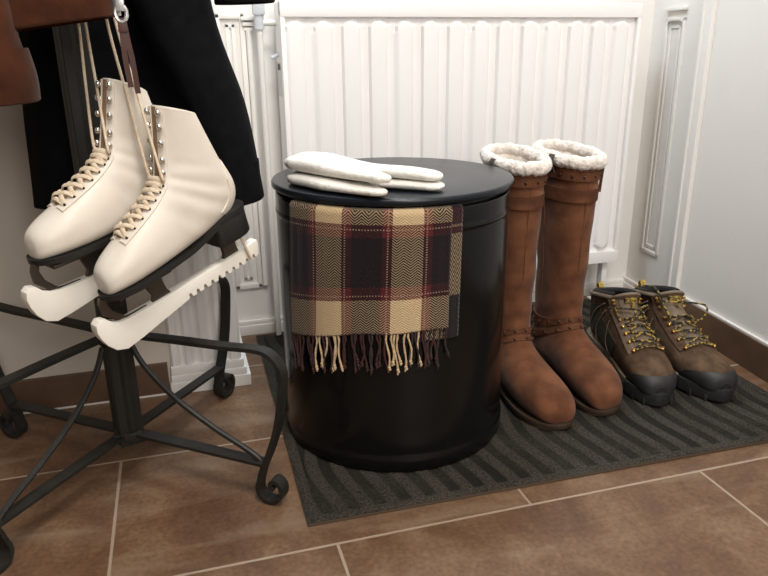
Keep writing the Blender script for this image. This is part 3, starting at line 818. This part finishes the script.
# ------------------------------------------------------------------ hiking boots
def make_hiker(loc, yaw, side, label, loose=False):
    root = empty('hiking_boot', loc, (0, 0, yaw), (1.02, 0.83, 0.86)); tag(root, label, 'hiking boot', 'hiking boots')
    L = Loft([(.284, .040, .284, .026, .008, 2, 2), (.279, .055, .281, .018, .026, 2.1, 2.6), (.262, .068, .264, .018, .040, 2.1, 3), (.228, .080, .222, .018, .0485, 2.1, 3.2),
              (.190, .096, .170, .018, .047, 2.1, 3.5), (.160, .114, .112, .018, .042, 2.1, 3.5), (.140, .128, .050, .020, .0385, 2.2, 3), (.128, .139, .005, .034, .0375, 2.2, 2.3),
              (.122, .146, -.003, .075, .0385, 2.2, 2.2), (.119, .149, .002, .104, .0410, 2.2, 2.2), (.117, .152, .000, .124, .0430, 2.2, 2.2)], bend=side * 0.05)
    L.shell(MB(), per=7, nph=52, inner=0.006, depth=2.0).build('upper', M['hik'], root, angle=60)
    # toe cap
    tcm = L.patch(MB(), 0, 0, 0.02, 2 * PI - 0.02, 0.0030, 0.004, ns=14, na=44, sfun=lambda u, a: u * (1.55 + 0.30 * math.cos(a) + 1.35 * (0.5 + 0.5 * math.sin(abs(a - PI) - 0.35)) ** 4))
    tcm.f.append(tuple(range(44)))
    tcm.build('toe_cap', M['rubber'], root)
    # overlays
    for sg in (1, -1):
        c = lambda a: a if sg > 0 else 2 * PI - a
        def fq(u, a):
            return 4.3 + 4.2 * u
        L.patch(MB(), 4.6, 8.6, c(0.95), c(1.75), 0.0016, 0.003, ns=20, na=10).build('side_panel', M['hik_mesh'], root)
        L.patch(MB(), 6.9, 9.9, c(0.02), c(1.05), 0.0022, 0.003, ns=12, na=14, sfun=lambda u, a: 6.6 + 3.3 * u * (1 - 0.18 * abs(math.sin(a)))).build('heel_counter', M['hik'], root)
        st = MB()
        for s_, e_ in ((4.4, 6.2), (5.6, 7.4), (6.6, 8.6)):
            st.tube([L.p(s_ + (e_ - s_) * k / 14, c(0.75 + 1.25 * k / 14), 0.0022) for k in range(15)], 0.0022, 6, flat=0.5)
        st.build('overlay_strip', M['hik_light'], root)
        # eyestay
        L.patch(MB(), 3.4, 10, c(PI - 0.95), c(PI - 0.52), 0.0030, 0.004, ns=24, na=6).build('eyestay', M['hik_light'] if sg * side > 0 else M['hik'], root)
    # tongue
    tg = L.patch(MB(), 3.5, 10, PI - 0.50, PI + 0.50, 0.0022, 0.006, ns=24, na=14).build('tongue', M['hik_light'], root)
    s = L.n - 1
    P = []
    top = []
    for i in range(8):
        f = i / 7
        for k in range(11):
            a = PI - 0.80 + 1.60 * k / 10
            q = L.p(s, a, 0.002); bulge = 0.010 * math.sin(PI * k / 10) ** 0.7
            top.append(q + Vector((0.008 * f, 0, f * (0.004 + bulge))))
    mbt = MB().grid(top, 8, 11)
    ot = mbt.build('tongue_top', M['hik_light'], tg, angle=80)
    ot.modifiers.new('s', 'SOLIDIFY').thickness = 0.006
    lab = MB(); q = L.p(s - 0.7, PI, 0.0050)
    lab.box((q.x - 0.001, q.y - 0.014, q.z - 0.005), (q.x + 0.004, q.y + 0.014, q.z + 0.005), 0.001).build('woven_label', M['yellow'], tg)
    q = L.p(6.9, PI, 0.010)
    MB().box((q.x - 0.004, q.y - 0.003, q.z - 0.008), (q.x + 0.001, q.y + 0.003, q.z + 0.008), 0.001).build('lace_keeper', M['yellow'], tg)
    # padded collar
    P = []
    nA, nT = 60, 12
    for i in range(nA):
        a = (PI - 0.62) * (-1 + 2 * i / (nA - 1))
        c = L.raw(s, a); n = L.nrm(s, a)
        fl = 0.0015 * math.sin(3 * a)
        for k in range(nT):
            b = 2 * PI * k / nT
            P.append(c + n * (math.cos(b) * 0.0042 + 0.0005) + Vector((0, 0, math.sin(b) * 0.0046 + 0.001 + fl + 0.006 * (abs(a) / PI) ** 2)))
    MB().grid(P, nA, nT, closev=True).build('collar', M['hik_light'], root, angle=80)
    P = []
    for i in range(nA):
        a = (PI - 0.70) * (-1 + 2 * i / (nA - 1))
        c = L.raw(s, a); n = L.nrm(s, a)
        for k in range(nT):
            b = 2 * PI * k / nT
            P.append(c + n * (math.cos(b) * 0.0060 - 0.0075) + Vector((0, 0, math.sin(b) * 0.0085 + 0.002 + 0.006 * (abs(a) / PI) ** 2)))
    MB().grid(P, nA, nT, closev=True).build('collar_pad', M['lining'], root, angle=80)
    P = []
    for j in range(6):
        for i in range(48):
            P.append(L.p(s + 0.0 - 1.8 * j / 5, 2 * PI * i / 48, -0.0065))
    li = MB().grid(P, 6, 48, closev=True); li.f.append(tuple(5 * 48 + k for k in range(48)))
    li.build('lining', M['lining'], root)
    # heel pull loop
    c = L.p(s, 0, 0.003)
    MB().strap([c + Vector((0.001, 0, -0.03)), c + Vector((-0.003, 0, 0.0)), c + Vector((-0.004, 0, 0.014)), c + Vector((0.002, 0, 0.022)), c + Vector((0.008, 0, 0.014)), c + Vector((0.008, 0, 0.0))], 0.013, 0.002, (0, 1, 0)).build('pull_loop', M['yellow'], root)
    # eyelets + laces
    rows = [3.75, 4.45, 5.15, 5.85, 6.55] + ([] if loose else [7.4, 8.2])
    rows_all = [3.40, 3.95, 4.50, 5.05, 5.65, 7.0, 8.3, 9.5]
    eyes = {}
    for sg in (1, -1):
        for i, r_ in enumerate(rows_all):
            a = PI + sg * (0.66 + 0.03 * i / 8)
            p = L.p(r_, a, 0.0045); n = L.nrm(r_, a)
            eyes[(sg, i)] = (p, n)
            e = MB().ball(p, 0.0042, (1, 1, 0.9), 8)
            t = (L.raw(r_, a + 0.1) - L.raw(r_, a - 0.1)).normalized()
            e.tube([p - t * 0.004 + n * 0.002, p + n * 0.0045, p + t * 0.004 + n * 0.002], 0.0014, 6)
            e.build('eyelet', M['gold'], root)
    lc = MB()
    nrow = 4
    def cross(i, j):
        for sg in (1, -1):
            p, n = eyes[(sg, i)]; q, m_ = eyes[(-sg, j)]
            mid = L.p((rows_all[i] + rows_all[j]) / 2, PI, 0.0085 + (0.0015 if sg > 0 else 0))
            lc.tube(spline([p + n * 0.001, (p + mid) / 2 + n * 0.003, mid, (q + mid) / 2 + m_ * 0.003, q + m_ * 0.001], 4), 0.0021, 6)
    p, n = eyes[(1, 0)]; q, m_ = eyes[(-1, 0)]
    lc.tube(spline([p, L.p(rows_all[0], PI, 0.008), q], 5), 0.0021, 6)
    for i in range(nrow): cross(i, i + 1)
    # bow / loose ends
    t0 = L.p(rows_all[nrow], PI, 0.011)
    X, Yv, Zv = Vector((1, 0, 0)), Vector((0, 1, 0)), Vector((0, 0, 1))
    if loose:
        a_, _ = eyes[(side, nrow)]
        b_, _ = eyes[(side, 7)]
        pts = [a_, a_ + X * .012 + Zv * .012, b_ + X * .010 + Zv * .004, b_ + X * .003 + Zv * .014, b_ - X * .012 + Zv * .02, b_ - X * .03 + Yv * -side * .012 + Zv * .018, b_ - X * .045 - Yv * side * .03 + Zv * .012]
        lc.tube(spline(pts, 6), 0.0021, 6)
        a2, _ = eyes[(-side, nrow)]
        pts = [a2, a2 + X * .012 + Zv * .004, t0 + X * .014, t0 + X * .02 - Zv * .01 + Yv * side * .03, t0 + X * .012 + Zv * .02 + Yv * side * .042, b_ + X * .016]
        lc.tube(spline(pts, 6), 0.0021, 6)
    else:
        for sg in (1, -1):          # laces left undone, ends tucked along the tongue
            a_, n_ = eyes[(sg, nrow)]
            b_, m_ = eyes[(sg, 5)]
            lc.tube(spline([a_, a_.lerp(b_, .5) + n_ * .003, b_ + m_ * .002, b_ + m_ * .006 - Yv * sg * .012 + Zv * .004, t0 + Yv * sg * .004 + Zv * .010 + X * .002, t0 + Yv * sg * .002 - Zv * .004 + X * .003], 5), 0.0020, 6)
    lc.build('laces', M['lace_dark'], root)
    # sole
    half = [(-.010, 0), (-.004, .020), (.02, .036), (.06, .039), (.10, .039), (.15, .0455), (.205, .0525), (.25, .047), (.276, .031), (.288, .012), (.290, 0)]
    MB().prism(sole_outline(L, [(.222, 0), (.2235, .0512), (.25, .0476), (.276, .0320), (.289, .0130), (.2915, 0)], side * 0.05), 0.004, 0.0295, 0.003, axis='z').build('toe_rand', M['rubber'], root)
    MB().prism(sole_outline(L, [(x, max(0, h - 0.001)) for x, h in half], side * 0.05), 0.014, 0.029, 0.003, axis='z').build('midsole', M['midsole'], root)
    os_ = MB().prism(sole_outline(L, half, side * 0.05), 0.005, 0.016, 0.0015, axis='z')
    sp = sole_outline(L, half, side * 0.05)
    for k in range(4, len(sp) - 4, 5):          # lugs round the rim
        x, y = sp[k]
        if x < 0 or x > .28: continue
        yy = y - math.copysign(0.006, y)
        os_.box((x - 0.006, min(yy, y), 0.0), (x + 0.006, max(yy, y), 0.014), 0.001)
    os_.box((-.004, -.022, 0), (.05, .022, .006)).box((.13, -.036, 0), (.24, .036, .006), .001)
    os_.build('outsole', M['rubber'], root)
    return root
make_hiker((0.800, 1.172, ZM), math.radians(-98), -1, 'brown hiking boot standing next to the tall suede boots', loose=False)
make_hiker((0.887, 1.156, ZM), math.radians(-99.8), 1, 'brown hiking boot nearest the right wall, loose lace over its collar', loose=True)

# ------------------------------------------------------------------ ice skates
HOOK = Vector((-0.103, 0.900, 1.42))
def make_skate(loc, rot, label, side, lace_tops):
    SC = (0.80, 0.78, 0.96)
    root = empty('ice_skate', loc, rot, SC); tag(root, label, 'ice skate', 'pair of hanging ice skates')
    L = Loft([(.225, .087, .225, .078, .005, 2, 2), (.221, .099, .223, .0715, .018, 2.1, 2.8), (.208, .108, .210, .0705, .028, 2.1, 3), (.184, .118, .178, .0705, .0345, 2.1, 3.2), (.154, .129, .130, .071, .0335, 2.1, 3),
              (.124, .141, .076, .075, .030, 2.1, 3), (.102, .154, .022, .083, .0285, 2.2, 2.8), (.0910, .165, -.012, .094, .0275, 2.2, 2.3), (.085, .177, -.023, .118, .0265, 2.2, 2.2), (.0735, .205, -.010, .158, .0260, 2.2, 2.2), (.060, .240, .006, .216, .0270, 2.2, 2.2)], bend=side * 0.03)
    wr = lambda s, a: 0.0009 * math.sin(s * 6 + 2 * a) * (1 if 5 < s < 8.5 else 0) * math.sin(a) ** 2
    L.shell(MB(), per=7, nph=52, inner=0.0045, depth=2.2, jitter=wr).build('upper', M['skate'], root, angle=60)
    s1 = L.n - 1
    P = []
    for j in range(6):
        for i in range(48): P.append(L.p(s1 - 2.2 * j / 5, 2 * PI * i / 48, -0.0050))
    li = MB().grid(P, 6, 48, closev=True); li.f.append(tuple(5 * 48 + k for k in range(48)))
    li.build('lining', M['skate_lining'], root, label='tan lining')
    # rolled top edge
    e = MB(); ring = [L.p(s1, 2 * PI * i / 56, -0.002) for i in range(57)]
    e.tube(ring, 0.0022, 8, caps=False).build('top_binding', M['skate'], root)
    # tongue strip in the throat and facings on both sides
    L.patch(MB(), 3.35, 10, PI - 0.25, PI + 0.25, 0.0006, 0.003, ns=26, na=10).build('tongue', M['skate_lining'], root)
    for sg in (1, -1):
        L.patch(MB(), 3.2, 10, PI + sg * 0.20, PI + sg * 0.58, 0.0022, 0.003, ns=30, na=6).build('eyelet_facing', M['skate'], root)
    L.patch(MB(), 0, 0, -0.9, 0.9, 0.0014, 0.002, ns=14, na=20, sfun=lambda u, a: 6.3 + 2.6 * u * math.cos(a * 0.9)).build('heel_counter', M['skate'], root)
    rows = [3.45, 3.95, 4.45, 4.95, 5.45, 5.95, 6.45, 6.95]
    hooks = [7.7, 8.35, 8.95, 9.4, 9.78]
    E_ = {}
    for sg in (1, -1):
        for i, r_ in enumerate(rows):
            a = PI + sg * 0.42
            E_[(sg, i)] = (L.p(r_, a, 0.0035), L.nrm(r_, a))
        for r_ in hooks:
            a = PI + sg * 0.40
            p = L.p(r_, a, 0.0045); n = L.nrm(r_, a)
            MB().tube([p - n * 0.003, p], 0.0028, 8).ball(p + n * 0.0008, 0.0042, (1, 1, 1), 10).build('lace_hook', M['hook'], root)
    for (sg, i), (p, n) in E_.items():
        MB().ball(p - n * 0.001, 0.0022, seg=8).build('eyelet', M['lining'], root)
    lc = MB()
    p, n = E_[(1, 0)]; q, m_ = E_[(-1, 0)]
    lc.tube(spline([p - n * .001, L.p(rows[0], PI, 0.0065), q - m_ * .001], 6), 0.0032, 8, flat=0.5, up=n)
    for i in range(len(rows) - 1):
        for sg in (1, -1):
            p, n = E_[(sg, i)]; q, m_ = E_[(-sg, i + 1)]
            mid = L.p((rows[i] + rows[i + 1]) / 2, PI, 0.0062 + 0.0022 * (sg > 0))
            lc.tube(spline([p - n * .001, p.lerp(mid, .5) + n * 0.0035, mid, q.lerp(mid, .5) + m_ * .0035, q + m_ * 0.0005], 5), 0.0033, 8, flat=0.45, up=L.nrm(rows[i] + .25, PI))
    lo = lc.build('laces', M['lace'], root)
    # free lace ends running up to the hook on the stand (in root-local space)
    bpy.context.view_layer.update()
    inv = (Matrix.Translation(Vector(loc)) @ Euler(rot).to_matrix().to_4x4() @ Matrix.Diagonal((*SC, 1.0))).inverted()
    k = len(rows) - 1
    fl = MB()
    for sg, top in zip((1, -1), lace_tops):
        p, n = E_[(sg, k)]
        t = inv @ Vector(top); h = inv @ (HOOK + Vector((0.004 * side + 0.0015 * sg, -0.004, 0.004)))
        fl.tube(spline([p, p + n * 0.004 + Vector((0, 0, 0.008)), p.lerp(t, 0.5) + n * 0.003, t, t.lerp(h, 0.15), h], 10), 0.0020, 8)
    fl.build('hanging_lace', M['lace'], root)
    # sole, heel, welt
    half = [(-.029, 0), (-.025, .013), (-.006, .025), (.04, .026), (.09, .026), (.14, .033), (.182, .0362), (.208, .030), (.224, .018), (.229, .008), (.230, 0)]
    ol = sole_outline(L, half, side * 0.03)
    nn = len(ol)
    zt = lambda x: 0.0705 + 0.018 * smooth((0.10 - x) / 0.10)
    top_ = [(x, y, zt(x) + 0.002) for x, y in ol]; bot = [(x, y, zt(x) - 0.0045) for x, y in ol]
    so = MB(); b0 = len(so.v); so.add(bot + top_, [(i, (i + 1) % nn, nn + (i + 1) % nn, nn + i) for i in range(nn)])
    h = nn // 2
    for base in (0, nn):
        for i in range(h - 1):
            so.f.append((base + i, base + i + 1, base + nn - 2 - i, base + nn - 1 - i))
    so.build('sole', M['skate_sole'], root, angle=40)
    hl = sole_outline(L, [(-.027, 0), (-.023, .014), (-.004, .0252), (.028, .0256), (.040, .024), (.042, 0)], 0)
    MB().prism(hl, 0.053, 0.083, 0.0015, axis='z').build('heel', M['skate_sole'], root)
    # blade with stanchions
    bl = MB()
    bl.prism([(-.022, .030), (-.022, .020), (0, .012), (.10, .009), (.19, .012), (.225, .020), (.240, .034), (.243, .040), (.238, .043), (.226, .034), (.20, .030), (.10, .026), (0, .027)], -.002, .002)
    bl.prism([(.205, .029), (.222, .034), (.236, .046), (.236, .060), (.232, .068), (.222, .068), (.226, .058), (.222, .046)], -.003, .003)
    bl.prism([(.130, .024), (.165, .027), (.160, .036), (.166, .052), (.175, .068), (.135, .068), (.139, .050), (.137, .036)], -.0035, .0035)
    bl.prism([(.000, .023), (.034, .025), (.028, .034), (.028, .056), (.002, .056), (.004, .038)], -.0035, .0035)
    bl.build('blade', M['steel'], root, angle=30)
    pl = MB()
    pl.box((.130, -.024, .0605), (.215, .024, .0645), .001).build('blade_plate', M['steel'], root)
    MB().box((-.014, -.018, .0505), (.034, .018, .0535), .001).build('blade_plate', M['steel'], root)
    # plastic guard with toe curl and scalloped lower edge
    top = [(.254, .024), (.2555, .034), (.253, .042), (.246, .046), (.238, .044), (.230, .036), (.220, .0315), (.205, .0295), (.15, .0285), (.08, .0285), (.0, .0290), (-.033, .031), (-.034, .026)]
    botm = [(-.030, .011)]
    x = -.022
    while x < .118:
        botm += [(x, .0085)]
        for t in range(1, 6):
            botm.append((x + .0065 * t / 6, .0085 + .0075 * math.sin(PI * t / 6) ** 0.6 * 0.8))
        botm += [(x + .0065, .0082)]
        x += .0140
    botm += [(.13, .0055), (.16, .002), (.20, -.003), (.225, -.005), (.240, .001), (.249, .012)]
    MB().prism(top[::-1][::-1] + botm, -.0088, .0088, 0.0022).build('blade_guard', M['guard'], root, angle=35)
    gs = MB()
    for sg in (1, -1):
        gs.tube(spline([(-.004, sg * .0100, .050), (-.006, sg * .0125, .034), (-.010, sg * .0105, .016), (-.012, sg * .006, .010)], 6), 0.0024, 8)
    gs.build('guard_spring', M['lace'], root)
    return root
R = math.radians
make_skate((0.068, 0.878, 0.320), (R(-2.0), R(15.5), R(212.1)), 'white figure skate in front, hanging with its white blade guard over the stand arms', 1,
           [(-0.058, 0.850, 0.625), (-0.050, 0.853, 0.625)])
make_skate((-0.005, 0.904, 0.337), (R(-2.5), R(9.0), R(216.0)), 'white figure skate behind the front one, hanging closer to the wall', -1,
           [(-0.089, 0.882, 0.625), (-0.083, 0.888, 0.625)])

# ------------------------------------------------------------------ coat stand
def make_stand():
    cx, cy = -0.108, 0.972
    root = empty('coat_stand', (cx, cy, 0)); tag(root, 'dark wrought iron coat stand with scroll feet holding skates and coats', 'coat stand')
    # fluted square-ish pole
    pr = []
    for k in range(4):
        a0 = PI / 2 * k + R(20)
        for t in range(7):
            f = -1 + 2 * t / 6
            r = 0.0170 + (0.0 if abs(f) > 0.99 else -0.0022 * math.cos(f * 2.5 * PI) * 0.4)
            d = Vector((math.cos(a0), math.sin(a0))); n = Vector((-d.y, d.x))
            q = d * r + n * f * 0.0162
            pr.append((q.x, q.y))
    P = [(x, y, z) for z in (0.045, 1.62) for x, y in pr]
    mb = MB().grid(P, 2, len(pr), closev=True); n_ = len(pr)
    mb.f.append(tuple(range(n_))); mb.f.append(tuple(n_ + k for k in range(n_)))
    mb.build('pole', M['pole'], root, angle=25)
    MB().lathe([(0.021, 0.200), (0.0235, 0.204), (0.0235, 0.234), (0.021, 0.238)], 24).build('hub', M['iron'], root)
    MB().ball((0, 0, 1.64), 0.03, (1, 1, 0.8), 16).build('finial', M['iron'], root)
    ang = math.atan2(0.827 - cy, 0.075 - cx)
    for k in range(4):
        a = ang + PI / 2 * k
        d = Vector((math.cos(a), math.sin(a), 0)); t = Vector((-d.y, d.x, 0))
        pr_ = lambda r, z: d * r + Vector((0, 0, z))
        pts = spline([pr_(.02, .216), pr_(.10, .220), pr_(.18, .223), pr_(.232, .226), pr_(.252, .220), pr_(.264, .204), pr_(.265, .182), pr_(.255, .125), pr_(.242, .085), pr_(.228, .052), pr_(.221, .028)], 5)
        MB().strap(pts, 0.0165, 0.0055, t).build('arm', M['iron'], root, angle=30)
        # scroll foot
        sp = [pr_(.221, .030), pr_(.220, .018), pr_(.226, .0075), pr_(.237, .0036), pr_(.249, .008), pr_(.256, .019), pr_(.255, .031), pr_(.248, .038), pr_(.241, .035), pr_(.240, .028), pr_(.245, .025)]
        MB().strap(spline(sp, 5), 0.018, 0.0055, t).build('scroll_foot', M['iron'], root, angle=30)
        # lower brace, flat bar to the pole
        MB().strap([pr_(.0, .060), pr_(.12, .060), pr_(.232, .060)], 0.018, 0.0045, t).build('brace', M['iron'], root, angle=30)
        # thin curved stay
        if k in (0, 3): MB().tube(spline([pr_(.026, .203), pr_(.045, .172), pr_(.090, .132), pr_(.150, .098), pr_(.195, .078), pr_(.218, .066), pr_(.2285, .055)], 6), 0.0040, 8).build('stay', M['iron'], root)
        # coat hooks at the top
        a2 = a + R(45)
        d2 = Vector((math.cos(a2), math.sin(a2), 0))
        q_ = lambda r, z: d2 * r + Vector((0, 0, z))
        MB().tube(spline([q_(.018, 1.50), q_(.06, 1.46), q_(.10, 1.47), q_(.118, 1.51), q_(.112, 1.545)], 6), 0.006, 8).ball(q_(.112, 1.548), 0.010, seg=12).build('coat_hook', M['iron'], root)
    MB().box((-.020, -.020, .052), (.020, .020, .066), 0.003).build('lower_collar', M['iron'], root)
    # small hook carrying the skate laces
    h = HOOK - Vector((cx, cy, 0))
    MB().tube(spline([(0, -0.018, 1.45), (0.002, -0.05, 1.43), (h.x, h.y - 0.0, h.z - 0.006), (h.x, h.y - 0.018, h.z + 0.02)], 6), 0.004, 8).build('lace_hook', M['iron'], root)
make_stand()

# ------------------------------------------------------------------ garments
def garment(mb, rings, n=48, fold=0.0, k=7, ph=0.0, inner=True, capt=True):
    """rings: (cx,cy,z,rx,ry,rot,exp[,tiltx]); stacked closed cloth tube with soft vertical folds, bottom turned in"""
    m = len(rings) * 1
    sp = spline([tuple(r) for r in rings], 6)
    P = []
    N_ = len(sp)
    rows = []
    for i, q in enumerate(sp):
        row = []
        cx, cy, z, rx, ry, rot, ex, tl = q[:8]
        fa = fold * (1 - 0.6 * i / N_)
        for j in range(n):
            a = 2 * PI * j / n
            f = 1 + fa * math.sin(k * a + ph + 0.6 * math.sin(i * 0.3)) + 0.5 * fa * math.sin(2.3 * k * a + 2 * ph)
            c, s = math.cos(a), math.sin(a)
            x = math.copysign(abs(c) ** (2 / ex), c) * rx * f; y = math.copysign(abs(s) ** (2 / ex), s) * ry * f
            X = cx + x * math.cos(rot) - y * math.sin(rot); Y = cy + x * math.sin(rot) + y * math.cos(rot)
            row.append((X, Y, z + tl * x))
        rows.append(row)
    inr = []
    if inner:
        c = sp[0]
        for q in (0.96, 0.90, 0.85):
            inr.append([(c[0] + (x - c[0]) * q, c[1] + (y - c[1]) * q, z + {0.96: -0.0015, 0.90: 0.002, 0.85: 0.05}[q]) for x, y, z in rows[0]])
    allr = inr[::-1] + rows
    base = len(mb.v)
    mb.grid([p for r in allr for p in r], len(allr), n, closev=True)
    mb.f.append(tuple(base + j for j in range(n)))
    if capt: mb.f.append(tuple(base + (len(allr) - 1) * n + j for j in range(n)))
    return mb

def ringer(o):
    return lambda cx, cy, z, rx, ry, rot=0, ex=2.4, tl=0: (cx - o.x, cy - o.y, z - o.z, rx, ry, rot, ex, tl)
def make_black_coat():
    o = Vector((-0.07, 1.085, 0.375)); R_ = ringer(o)
    root = empty('black_coat', o); tag(root, 'long black wool coat hanging behind the skates on the stand', 'coat')
    garment(MB(), [R_(-.080, 1.087, .378, .124, .052, 0, 2.6), R_(-.078, 1.087, .48, .121, .054, 0, 2.6), R_(-.075, 1.085, .65, .117, .056, 0, 2.4), R_(-.085, 1.08, .95, .125, .06), R_(-.09, 1.065, 1.25, .14, .065), R_(-.10, 1.05, 1.40, .10, .055), R_(-.10, 1.04, 1.49, .035, .03)], 64, 0.022, 5).build('body', M['coat'], root)
    garment(MB(), [R_(.0825, .958, .392, .0265, .028, 0, 2.2, .20), R_(.0775, .959, .415, .029, .030, 0, 2.2, .15), R_(.054, .964, .52, .039, .037, 0, 2.2), R_(.014, .972, .64, .047, .043, 0, 2.2), R_(-.010, .99, .85, .052, .046), R_(-.01, 1.01, 1.1, .056, .05), R_(-.03, 1.03, 1.33, .05, .045)], 40, 0.012, 5).build('sleeve', M['coat'], root)
make_black_coat()
def make_black_jacket():
    o = Vector((0.10, 0.95, 0.64)); R_ = ringer(o)
    root = empty('black_jacket', o); tag(root, 'black jacket whose hem shows at the top edge beside the radiator valve', 'jacket')
    garment(MB(), [R_(.098, .925, .640, .036, .028, R(8), 2.2, 0.04), R_(.100, .922, .70, .044, .031, R(8), 2.2), R_(.085, .900, .95, .050, .034, R(8)), R_(.04, .893, 1.2, .050, .032), R_(.01, .915, 1.40, .025, .02)], 40, 0.02, 5).build('body', M['coat'], root)
make_black_jacket()
def make_brown_jacket():
    o = Vector((-0.12, 0.84, 0.54)); R_ = ringer(o)
    root = empty('brown_jacket', o); tag(root, 'brown suede jacket with zip hanging in front on the stand', 'jacket')
    garment(MB(), [R_(-.102, .818, .613, .055, .024, R(-4), 3.2, 0.13), R_(-.102, .818, .645, .056, .024, R(-4), 3.2, 0.10), R_(-.106, .815, .80, .068, .026), R_(-.11, .815, 1.05, .085, .030), R_(-.11, .825, 1.30, .10, .032), R_(-.10, .842, 1.44, .04, .026), R_(-.097, .852, 1.50, .018, .012)], 56, 0.010, 4).build('body', M['jacket'], root)
    garment(MB(), [R_(-.178, .803, .541, .048, .034, R(8), 2.6, .06), R_(-.179, .803, .57, .049, .035, R(8), 2.6, .04), R_(-.186, .804, .615, .047, .036, R(8), 2.4), R_(-.200, .806, .80, .056, .042), R_(-.195, .825, 1.05, .058, .044), R_(-.18, .835, 1.32, .05, .038)], 44, 0.010, 5).build('sleeve', M['jacket'], root)
    garment(MB(), [R_(-.178, .803, .537, .0505, .0365, R(8), 2.6, .06), R_(-.1785, .803, .560, .0515, .0375, R(8), 2.6, .05), R_(-.181, .803, .588, .0500, .0375, R(8), 2.6, .04)], 44, 0.010, 5).build('cuff', M['jacket'], root)
    zx, zy = -0.0430, 0.812
    MB().strap([(zx - o.x, zy - o.y, .620 - o.z), (zx - .001 - o.x, zy - o.y, .80 - o.z), (zx - .004 - o.x, zy - .006 - o.y, 1.05 - o.z)], 0.006, 0.003, (0.6, -0.8, 0)).build('zip', M['ziptape'], root)
    pl = MB()
    c = Vector((-.0400, .806, .628)) - o
    pl.box((c.x - .004, c.y - .003, c.z - .004), (c.x + .004, c.y + .003, c.z + .016), .001)
    ring = [c + Vector((0.0055 * math.cos(t), 0, -0.006 + 0.008 * math.sin(t))) for t in [k * PI / 8 for k in range(17)]]
    pl.tube(ring, 0.0020, 8, caps=False)
    pl.build('zip_puller', M['zip'], root)
    st = MB()
    for s_, e_ in ((-.0015, -.002), (.0015, .0045)):
        st.strap(spline([c + Vector((s_, 0, -.010)), c + Vector((s_ * 1.4 + .001, -.001, -.03)), c + Vector((e_ + .001, -.001, -.05)), c + Vector((e_ + .003, 0, -.080 - e_))], 5), 0.0055, 0.002, (1, 0, 0))
    st.box((c.x - .0045, c.y - .003, c.z - .024), (c.x + .0045, c.y + .003, c.z - .016), .001)
    st.build('leather_strap', M['strapbrown'], root)
make_brown_jacket()

# ------------------------------------------------------------------ light
w = bpy.data.worlds.new('World'); S.world = w; w.use_nodes = True
bg = w.node_tree.nodes['Background']; bg.inputs[0].default_value = (1.0, 0.95, 0.90, 1); bg.inputs[1].default_value = 0.13
def area(name, loc, target, size, power, col, sy=None):
    l = bpy.data.lights.new(name, 'AREA'); l.energy = power; l.color = col; l.size = size
    if sy: l.shape = 'RECTANGLE'; l.size_y = sy
    o = bpy.data.objects.new(name, l); COL.objects.link(o); o.location = loc
    o.rotation_euler = (Vector(target) - Vector(loc)).to_track_quat('-Z', 'Y').to_euler()
    return o
area('ceiling_lamp', (0.30, -0.15, 2.35), (0.35, 1.2, 0.35), 0.55, 33, (1.0, 0.955, 0.90))
area('front_fill', (0.45, -1.5, 1.5), (0.3, 1.1, 0.4), 1.0, 29, (1.0, 0.965, 0.92), 1.3)  # unseen soft fill behind the camera, added to brighten front faces
area('niche_window', (0.45, 1.36, 1.55), (0.62, 1.15, 0.4), 0.6, 11.0, (0.72, 0.87, 1.0), 0.12)

# ------------------------------------------------------------------ camera
f, pitch, roll, yaw, h = 701.1146, 0.3310819, -0.0099810, 0.2831425, 0.5873382
fw = Vector((math.sin(yaw) * math.cos(pitch), math.cos(yaw) * math.cos(pitch), -math.sin(pitch)))
rt = Vector((math.cos(yaw), -math.sin(yaw), 0)); dn = fw.cross(rt)
r2 = rt * math.cos(roll) - dn * math.sin(roll); d2 = rt * math.sin(roll) + dn * math.cos(roll)
cd = bpy.data.cameras.new('camera'); cam = bpy.data.objects.new('camera', cd); COL.objects.link(cam)
cd.sensor_width = 36; cd.lens = f * 36 / 768; cd.clip_start = 0.02
m3 = Matrix((r2, -d2, -fw)).transposed()
cam.matrix_world = Matrix.Translation((0, 0, h)) @ m3.to_4x4()
S.camera = cam
S.view_settings.view_transform = 'Standard'; S.view_settings.look = 'None'
S.view_settings.exposure = 0.12; S.view_settings.gamma = 1.0
